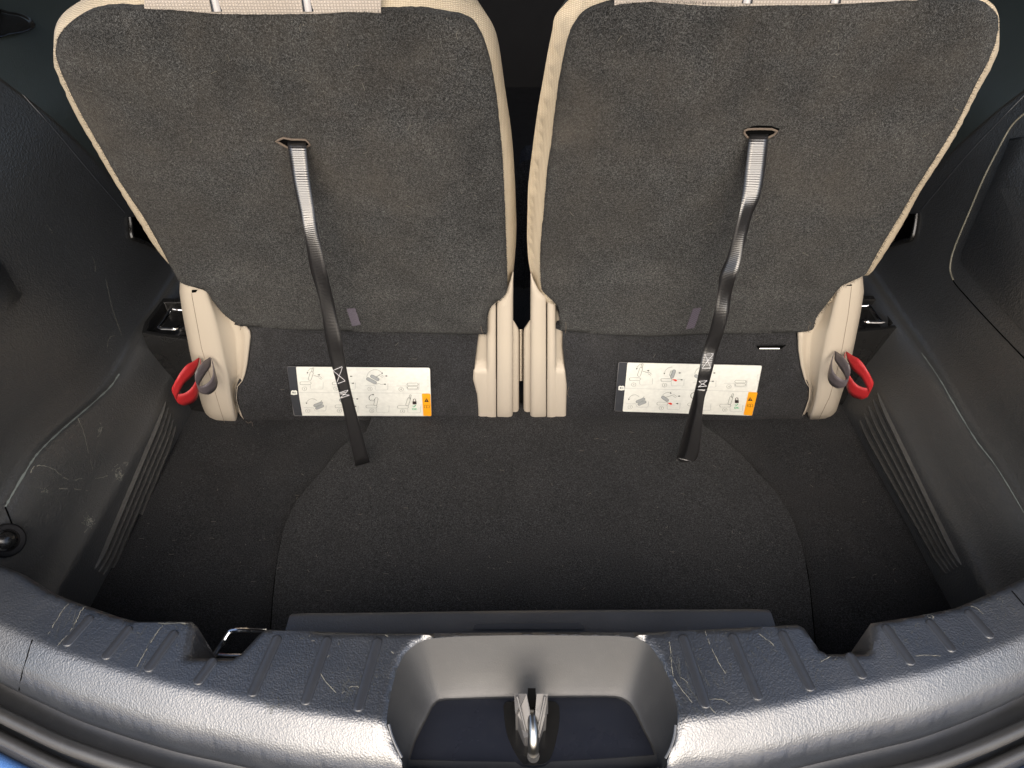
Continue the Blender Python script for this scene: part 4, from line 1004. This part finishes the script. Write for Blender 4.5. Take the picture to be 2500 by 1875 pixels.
        if kind == 'b3':
            slab(x + 75, y + 5, 150, 38, 0); slab(x + 135, y - 60, 115, 42, -78); step(x, y + 24); ln('ink', [(x + 75, y - 70), (x + 45, y - 90), (x + 42, y - 125), (x + 62, y - 150), (x + 85, y - 155)], 8); arrow(x + 95, y - 155)
            ln('ink', [(x + 75, y - 90), (x + 95, y - 65), (x + 125, y - 100)], 5); circ(x + 80, y + 62, 30, 3)
        if kind == 'b4':
            slab(x + 75, y + 5, 150, 38, 0); slab(x + 145, y - 65, 120, 40, -72); slab(x + 172, y - 130, 60, 20, -75); step(x, y + 24)
            area('ink_dark', [(x + 205, y - 70), (x + 258, y - 70), (x + 258, y - 30), (x + 205, y - 30)]); ln('ink_dark', [(x + 214, y - 70), (x + 216, y - 95), (x + 231, y - 105), (x + 246, y - 95), (x + 249, y - 70)], 8)
            ln('ink_green', [(x + 208, y - 8), (x + 222, y + 6), (x + 248, y - 20)], 12)
            ln('ink_green', [(x + 213 + 13 * math.cos(R(a)), y + 34 + 12 * math.sin(R(a))) for a in range(0, 361, 30)], 7)
            ln('ink_green', [(x + 238, y + 22), (x + 238, y + 46)], 7); ln('ink_green', [(x + 262, y + 22), (x + 241, y + 34), (x + 263, y + 46)], 7); circ(x + 70, y + 62, 30, 4)
    for a, b in divide: ln('ink_grey', [a, b], 4)
    bx, by = book
    area('sticker_white', [(bx - 42, by + 25), (bx - 38, by - 20), (bx - 20, by - 32), (bx, by - 26), (bx + 22, by - 32), (bx + 42, by - 20), (bx + 44, by + 25), (bx, by + 32)], 0.0011)
    area('ink', [(bx - 20, by - 14), (bx - 4, by - 12), (bx - 4, by + 10), (bx - 20, by + 8)], 0.0014); ln('ink', [(bx + 8, by - 12), (bx + 8, by + 12)], 5); ln('ink', [(bx + 22, by - 12), (bx + 22, by + 12)], 5)
    ax = sum(p[0] for p in amber) / 4; ay = sum(p[1] for p in amber) / 4
    area('ink_dark', [(ax - 34, ay - 38), (ax - 2, ay - 88), (ax + 30, ay - 36)], 0.0014); ln('ink_amber', [(ax - 2, ay - 72), (ax - 2, ay - 52)], 6, 0.0017); ln('ink_amber', [(ax - 2, ay - 47), (ax - 2, ay - 42)], 6, 0.0017)
    ln('ink_dark', [(ax - 34, ay + 12), (ax - 18, ay + 4), (ax - 1, ay + 12), (ax + 16, ay + 4), (ax + 34, ay + 12), (ax + 34, ay + 45), (ax + 16, ay + 38), (ax - 1, ay + 46), (ax - 18, ay + 38), (ax - 34, ay + 45), (ax - 34, ay + 12)], 5)
    ln('ink_dark', [(ax - 1, ay + 12), (ax - 1, ay + 46)], 5)
    tx, ty = tiny
    for i in range(16):
        if i % 4 != 3: ln('ink_grey', [(tx - 3, ty + i * 10), (tx + 3, ty + i * 10 + 2)], 7)
    for mname, parts_ in G.items():
        o = obj('print', join(*parts_), mname, root, smooth=False)
        o['kind'] = 'stuff'
sticker(sL, q1, ([(112, 135), (2050, 150), (2072, 812), (205, 806)], [(232, 140), (2043, 155), (2064, 806), (310, 800)]),
        [(118, 145), (236, 142), (270, 490), (322, 799), (218, 797), (165, 560)], [(1936, 502), (2050, 504), (2064, 806), (1955, 803)],
        [('a1', 290, 342), ('a2', 725, 345), ('a3', 1165, 385), ('a4', 1590, 400), ('b1', 340, 692), ('b2', 762, 670), ('b3', 1180, 672), ('b4', 1605, 678)],
        [((268, 488), (1936, 498))], (208, 490), 'white seat folding instruction sticker in clear film', (2018, 270))
sticker(sR, q2, ([(165, 130), (2112, 172), (1976, 862), (108, 796)], [(285, 140), (2103, 182), (1970, 855), (222, 800)]),
        [(178, 140), (287, 142), (262, 400), (220, 798), (118, 790), (140, 470)], [(1922, 535), (2044, 542), (1968, 855), (1853, 845)],
        [('a1', 312, 342), ('a2', 738, 354), ('a3', 1170, 400), ('a4', 1592, 418), ('b1', 268, 695), ('b2', 684, 688), ('b3', 1100, 700), ('b4', 1532, 716)],
        [((258, 486), (1926, 532))], (205, 484), 'white seat folding instruction sticker with red pull tab drawings', (2050, 300))

# second row seat shoulder seen through the gap
t = thing('second_row_seat', (0.1, 1.45, 0), 'dark grey edge of a second-row seat far behind the gap between the folding seats', 'car seat')
P = [Yp(px, py, 1.35) for px, py in ((1266, 1000), (1268, 440), (1273, 415), (1284, 403), (1300, 400), (1400, 398), (1480, 400), (1480, 1000))]
n_ = len(P); V_ = P + [p + Vector((0, 0.1, 0)) for p in P]
carpet_mat('dark_cloth', (0.010, 0.011, 0.014), (0.03, 0.032, 0.038), (0.02, 0.02, 0.024), 400, 0.3)
obj('seat_side', (V_, [tuple(range(n_))] + [(i, (i + 1) % n_, n_ + (i + 1) % n_, n_ + i) for i in range(n_)]), 'dark_cloth', t, bevel=0.01)
obj('seat_piping', tube([Yp(1279, 440, 1.345), Yp(1279, 600, 1.345), Yp(1279, 900, 1.345)], 0.002, 6), 'dark_cloth', t)

# ================================================================== WEAR: scuffs, scratches, lint; painted ridge highlights
def scuffs(hitfn, items, parent, mat, name='scuff_marks'):
    out = []
    items = [(a, b, c, d, e, int(cnt * (2.0 if 9 < l <= 26 else 0.45)), l, w_) for a, b, c, d, e, cnt, l, w_ in items]
    for (cx, cy, dx, dy, spread, cnt, ln_, wd) in items:
        for _ in range(cnt):
            if _ == 0 and 9 < ln_ <= 26: ln_, wd = ln_ * 0.32, wd * 1.1
            x = cx + random.gauss(0, spread); y = cy + random.gauss(0, spread * 0.8); l = ln_ * random.uniform(0.3, 1.2)
            a = math.atan2(dy, dx) + random.gauss(0, 0.16 if ln_ > 25 else 1.2); pts = []; ups = []
            n_ = max(3, int(l / 4)); cur = random.uniform(-0.18, 0.18)
            for i in range(n_ + 1):
                u = i / n_; aa = a + cur * u; q = hitfn(x + l * u * math.cos(aa), y + l * u * math.sin(aa))
                if q is None: continue
                pts.append(q[0]); ups.append(q[1])
            if len(pts) > 2:
                m_ = len(pts); out.append(flat_line(pts, [wd * 0.001 * random.uniform(0.3, 1) * math.sin(math.pi * (i + 0.6) / (m_ + 0.2)) for i in range(m_)], ups))
    if out: obj(name, join(*out), mat, parent)['kind'] = 'stuff'
def wallhit(s):
    def fn(px, py):
        d = ray(px, py).normalized(); p, nrm, i, dd = WB[s].ray_cast(CAM, d)
        if p is None or p.y < 0.36: return None
        if nrm.dot(d) > 0: nrm = -nrm
        return p + nrm * 0.0005, nrm
    return fn
def sillhit(px, py):
    d = ray(px, py).normalized(); p, nrm, i, dd = SB.ray_cast(CAM, d)
    if p is None: return None
    if nrm.dot(d) > 0: nrm = -nrm
    return p + nrm * 0.0005, nrm
scuffs(wallhit(-1), [(155, 1180, 1, .15, 22, 14, 60, .5), (120, 1150, 1, .35, 10, 8, 70, .6), (215, 1275, .3, 1, 7, 26, 22, 1.1), (290, 1165, -.3, 1, 6, 22, 20, 1.0), (108, 1200, .1, 1, 4, 12, 24, 1.0),
                     (240, 1045, .2, 1, 6, 14, 24, .8), (170, 1230, 1, -.4, 12, 12, 22, .8), (260, 780, .25, 1, 5, 3, 90, .6), (100, 560, .8, .7, 20, 10, 18, .5), (150, 605, 1, 0, 15, 6, 30, .5), (218, 815, 0, 1, 3, 5, 18, 1.2),
                     (265, 850, .1, 1, 8, 4, 40, .5), (200, 1120, .6, 1, 40, 22, 26, .4), (250, 1100, 0, 1, 40, 25, 12, .4), (330, 1100, -.2, 1, 10, 24, 9, .9), (60, 500, .5, 1, 50, 10, 12, .4)], wall[-1], 'scuff')
scuffs(wallhit(-1), [(216, 1270, .2, 1, 6, 30, 14, 1.2), (292, 1158, -.2, 1, 5, 16, 14, 1.2), (110, 1195, .1, 1, 4, 8, 14, 1.1), (242, 1050, .2, 1, 4, 7, 14, 1.0)], wall[-1], 'scuff_light')
scuffs(wallhit(1), [(2330, 1080, 1, .7, 25, 22, 12, .7), (2330, 1130, 1, .6, 6, 2, 60, .5), (2380, 1090, .6, 1, 30, 26, 14, .6), (2430, 1010, .5, 1, 25, 16, 14, .6), (2460, 1290, .4, 1, 18, 18, 18, .7),
                    (2240, 945, .6, 1, 20, 8, 22, .5), (2420, 840, .8, .8, 20, 9, 16, .6), (2300, 1000, .5, 1, 40, 16, 12, .4), (2370, 750, 1, .6, 12, 5, 14, .8)], wall[1], 'scuff')
scuffs(sillhit, [(920, 1650, .1, 1, 30, 40, 20, .5), (860, 1680, 1, -.4, 22, 70, 22, .45), (900, 1545, 1, .1, 90, 60, 9, .9), (1100, 1543, 1, .1, 120, 50, 8, .8), (1640, 1600, .05, 1, 10, 26, 50, .6), (1690, 1690, .8, 1, 35, 45, 50, .5),
                 (1720, 1620, .6, 1, 30, 24, 50, .5), (1860, 1570, .7, .6, 40, 26, 40, .5), (1750, 1550, .6, 1, 60, 26, 20, .6), (670, 1725, .1, 1, 14, 24, 16, .7), (480, 1545, .2, 1, 40, 30, 18, .5), (190, 1500, -.5, 1, 12, 12, 50, .5),
                 (200, 1520, -.5, 1, 20, 10, 60, .4), (360, 1560, -.5, 1, 30, 14, 60, .45), (440, 1516, 1, 0, 50, 50, 7, .8), (150, 1455, 1, .4, 60, 40, 8, .8), (2180, 1515, 1, -.2, 60, 50, 8, .8), (2280, 1495, 1, -.2, 50, 40, 8, .9),
                 (2180, 1560, .3, 1, 50, 16, 40, .5), (2060, 1620, 1, -.5, 30, 14, 40, .5), (2430, 1470, .8, 1, 40, 26, 24, .6), (2000, 1650, .2, 1, 40, 18, 26, .45), (1620, 1700, .3, 1, 12, 40, 40, .5), (800, 1640, .2, 1, 120, 30, 16, .4), (300, 1580, .3, 1, 120, 30, 14, .4)], sill, 'scuff')
scuffs(sillhit, [(880, 1546, 1, .1, 60, 20, 8, 1.0), (930, 1550, 1, .4, 20, 14, 9, 1.1), (1120, 1543, 1, .1, 60, 16, 7, 1.0), (2275, 1497, 1, -.2, 14, 16, 7, 1.2), (80, 1410, 1, .5, 14, 8, 9, 1.0)], sill, 'scuff_light')
# single long scratches, worn sill edges, and ridge highlights painted as pale strips
plain('edge_wear_highlight', (0.13, 0.15, 0.145), 0.75, 0, 0.3)
def scratch(fn, lines, parent, mat, wd, name='scratch', keep=0.7, jit=1.2):
    out = []
    for ln_ in lines:
        P = sm2(ln_, 8, False); run = []
        for i, (x, y) in enumerate(P):
            q = fn(x + random.gauss(0, jit * 0.4), y + random.gauss(0, jit * 0.4)) if random.random() < keep + 0.2 else None
            if q is None:
                if len(run) > 2: out.append(flat_line([a for a, b in run], [wd * random.uniform(.3, 1) for _ in run], [b for a, b in run]))
                run = []
            else: run.append(q)
        if len(run) > 2: out.append(flat_line([a for a, b in run], [wd * random.uniform(.3, 1) for _ in run], [b for a, b in run]))
    if out: obj(name, join(*out), mat, parent)['kind'] = 'stuff'
scratch(wallhit(-1), [[(74, 1158), (82, 1140), (105, 1137), (130, 1146), (155, 1166), (175, 1173), (200, 1168)], [(258, 682), (266, 720), (276, 760), (290, 800), (298, 822)], [(262, 860), (262, 835), (270, 822), (286, 818)],
                      [(190, 1020), (205, 1060), (214, 1100), (230, 1160), (236, 1168), (262, 1162)], [(140, 1193), (175, 1194), (215, 1198)], [(240, 1030), (248, 1040), (244, 1056), (236, 1068)], [(222, 624), (230, 640), (232, 662)], [(110, 545), (122, 560), (128, 570)],
                      [(272, 1150), (285, 1135), (312, 1130), (300, 1140), (284, 1146), (282, 1160), (292, 1174), (298, 1162), (302, 1158)], [(210, 1250), (218, 1266), (226, 1280), (214, 1290), (206, 1300), (212, 1282), (198, 1276)]], wall[-1], 'scuff_light', 0.0011)
scratch(wallhit(1), [[(2304, 1117), (2325, 1130), (2348, 1142)], [(2300, 985), (2306, 1005), (2315, 1020)], [(2416, 833), (2425, 846), (2440, 856)], [(2380, 1085), (2388, 1100), (2392, 1112)], [(2452, 1282), (2470, 1300), (2468, 1320)], [(2428, 1190), (2436, 1200)]], wall[1], 'scuff', 0.0009)
scratch(wallhit(-1), [[(14, 1237), (32, 1204), (73, 1135), (98, 1101), (152, 1049), (222, 989), (269, 945), (291, 913)]], wall[-1], 'edge_wear_highlight', 0.0034, 'edge_wear_highlight', 0.95, 0.5)  # pale strip along the left ridge, its highlight put in as colour
scratch(wallhit(1), [[(2250, 862), (2294, 926), (2338, 1002), (2385, 1078), (2433, 1141), (2500, 1252)]], wall[1], 'edge_wear_highlight', 0.0022, 'edge_wear_highlight', 0.9, 0.6)  # same painted highlight on the right ridge
scratch(sillhit, [[(181, 1466), (160, 1482), (140, 1512), (118, 1548)], [(214, 1478), (198, 1492), (188, 1514), (168, 1546), (140, 1578)], [(398, 1528), (384, 1544), (368, 1570), (334, 1628)], [(1634, 1566), (1638, 1600), (1642, 1640), (1654, 1670), (1690, 1716)], [(1720, 1538), (1728, 1560), (1745, 1600), (1768, 1640), (1775, 1650)],
                  [(1838, 1538), (1870, 1560), (1905, 1590)], [(1655, 1650), (1680, 1668), (1712, 1706), (1750, 1745)], [(1720, 1710), (1760, 1708), (1790, 1726)], [(2236, 1602), (2260, 1600), (2296, 1602)], [(2004, 1616), (2030, 1602), (2050, 1600)], [(2300, 1480), (2370, 1480), (2400, 1500)], [(835, 1695), (850, 1680), (872, 1676), (885, 1690)], [(780, 1640), (800, 1670), (830, 1700)]], sill, 'scuff_light', 0.0008)
edge = [(0, 1382), (57, 1403), (127, 1449), (177, 1468), (222, 1484), (285, 1506), (332, 1518), (470, 1520)]; edge2 = [(640, 1538), (760, 1540), (916, 1547), (1100, 1543), (1300, 1542), (1580, 1544), (1760, 1537), (1940, 1527)]; edge3 = [(2130, 1523), (2243, 1504), (2338, 1486), (2401, 1459), (2500, 1414)]
scratch(sillhit, [edge, edge2, edge3], sill, 'scuff', 0.0016, 'edge_wear_highlight', 0.42, 5.0)
scratch(sillhit, [edge, edge2, edge3], sill, 'scuff_light', 0.0012, 'edge_wear_highlight', 0.3, 6.0)
# lint and hairs on carpets
def lint(fn, n_, box_, parent, name='lint', ln_=5):
    out = []
    for _ in range(n_):
        px = random.uniform(box_[0], box_[2]); py = random.uniform(box_[1], box_[3]); q = fn(px, py)
        if q is None: continue
        L_ = random.choice([0.0012, 0.0016, 0.003, 0.008]) * ln_ / 5; a = random.uniform(0, 6.28); pts = [q]; d = Vector((math.cos(a), 0.4 * math.sin(a), math.sin(a) * 0.2))
        for k in range(4):
            a += random.uniform(-0.6, 0.6); d = Vector((math.cos(a), 0.6 * math.sin(a), 0.0)) if parent is None or name == 'lint' else Vector((math.cos(a), 0, math.sin(a))); pts.append(pts[-1] + d * L_ / 4)
        out.append(tube(pts, 0.00022 if L_ > 0.002 else 0.0004, 4))
    return out
def bd(px, py):
    p = Zp(px, py, 0.0)
    return Vector((p.x, p.y, (bz(p.x, p.y) + 0.0008) if inside(bo, p.x, p.y) else 0.0024))
o_ = obj('lint', join(*lint(bd, 170, (320, 1060, 2200, 1500), None)), 'lint_fibre')
tag(o_, 'tiny pale lint specks and hairs scattered over the carpeted boot floor', 'lint', None, 'stuff')
for s_, car_px, low_px in ((sL, CARPET_L, LOW_L), (sR, CARPET_R, LOW_R)):
    x0, x1 = min(p[0] for p in car_px), max(p[0] for p in car_px)
    fn = lambda px, py: (Sp(px, py, 0.0145) if inside(car_px, px, py) else (Sp(px, py, -0.0035) if inside(low_px, px, py) else None))
    obj('seat_lint', join(*lint(fn, 90, (x0, 30, x1, 1020), s_, 'seat_lint')), 'lint_fibre', s_)['kind'] = 'stuff'
# loose white threads at the carpet corners
for s_, pts in ((sL, [(1174, 796), (1176, 808), (1182, 818)]), (sL, [(583, 792), (588, 800), (586, 806)]), (sL, [(600, 1028), (606, 1033), (614, 1030), (617, 1040)]), (sR, [(1381, 786), (1382, 800), (1380, 814)]), (sR, [(1975, 786), (1980, 790), (1974, 798), (1973, 810)]), (sR, [(1389, 945), (1385, 960), (1390, 970)]), (sR, [(1972, 955), (1974, 965), (1970, 975)])):
    obj('loose_thread', tube(smooth_path([Sp(px, py, 0.015) for px, py in pts], 4), 0.00035, 5), 'frayed', s_)
# fuzzy nap along the upper carpet edges
for s_, car_px in ((sL, CARPET_L), (sR, CARPET_R)):
    poly_ = resample([Suv(px, py, 0.008) for px, py in sm2(car_px, 3)], 0.0016); cu = sum(p[0] for p in poly_) / len(poly_); cv = sum(p[1] for p in poly_) / len(poly_)
    V_, Fc_ = [], []
    for (u, v) in poly_:
        for _ in range(3):
            d = Vector((u - cu, v - cv)); d.normalize(); a = math.atan2(d.y, d.x) + random.uniform(-1.1, 1.1); l = random.uniform(0.0008, 0.0026)
            b0 = Sxyz(u - d.x * 0.001, v - d.y * 0.001, 0.007 + random.uniform(-.004, .003)); e = Sxyz(u + l * math.cos(a), v + l * math.sin(a), 0.008 + random.uniform(-.003, .004)); w_ = Vector((0.00018, 0, 0.00018))
            n0 = len(V_); V_ += [b0 - w_, b0 + w_, e]; Fc_.append((n0, n0 + 1, n0 + 2))
    obj('carpet_nap', (V_, Fc_), 'seat_carpet', s_, smooth=False)['kind'] = 'stuff'
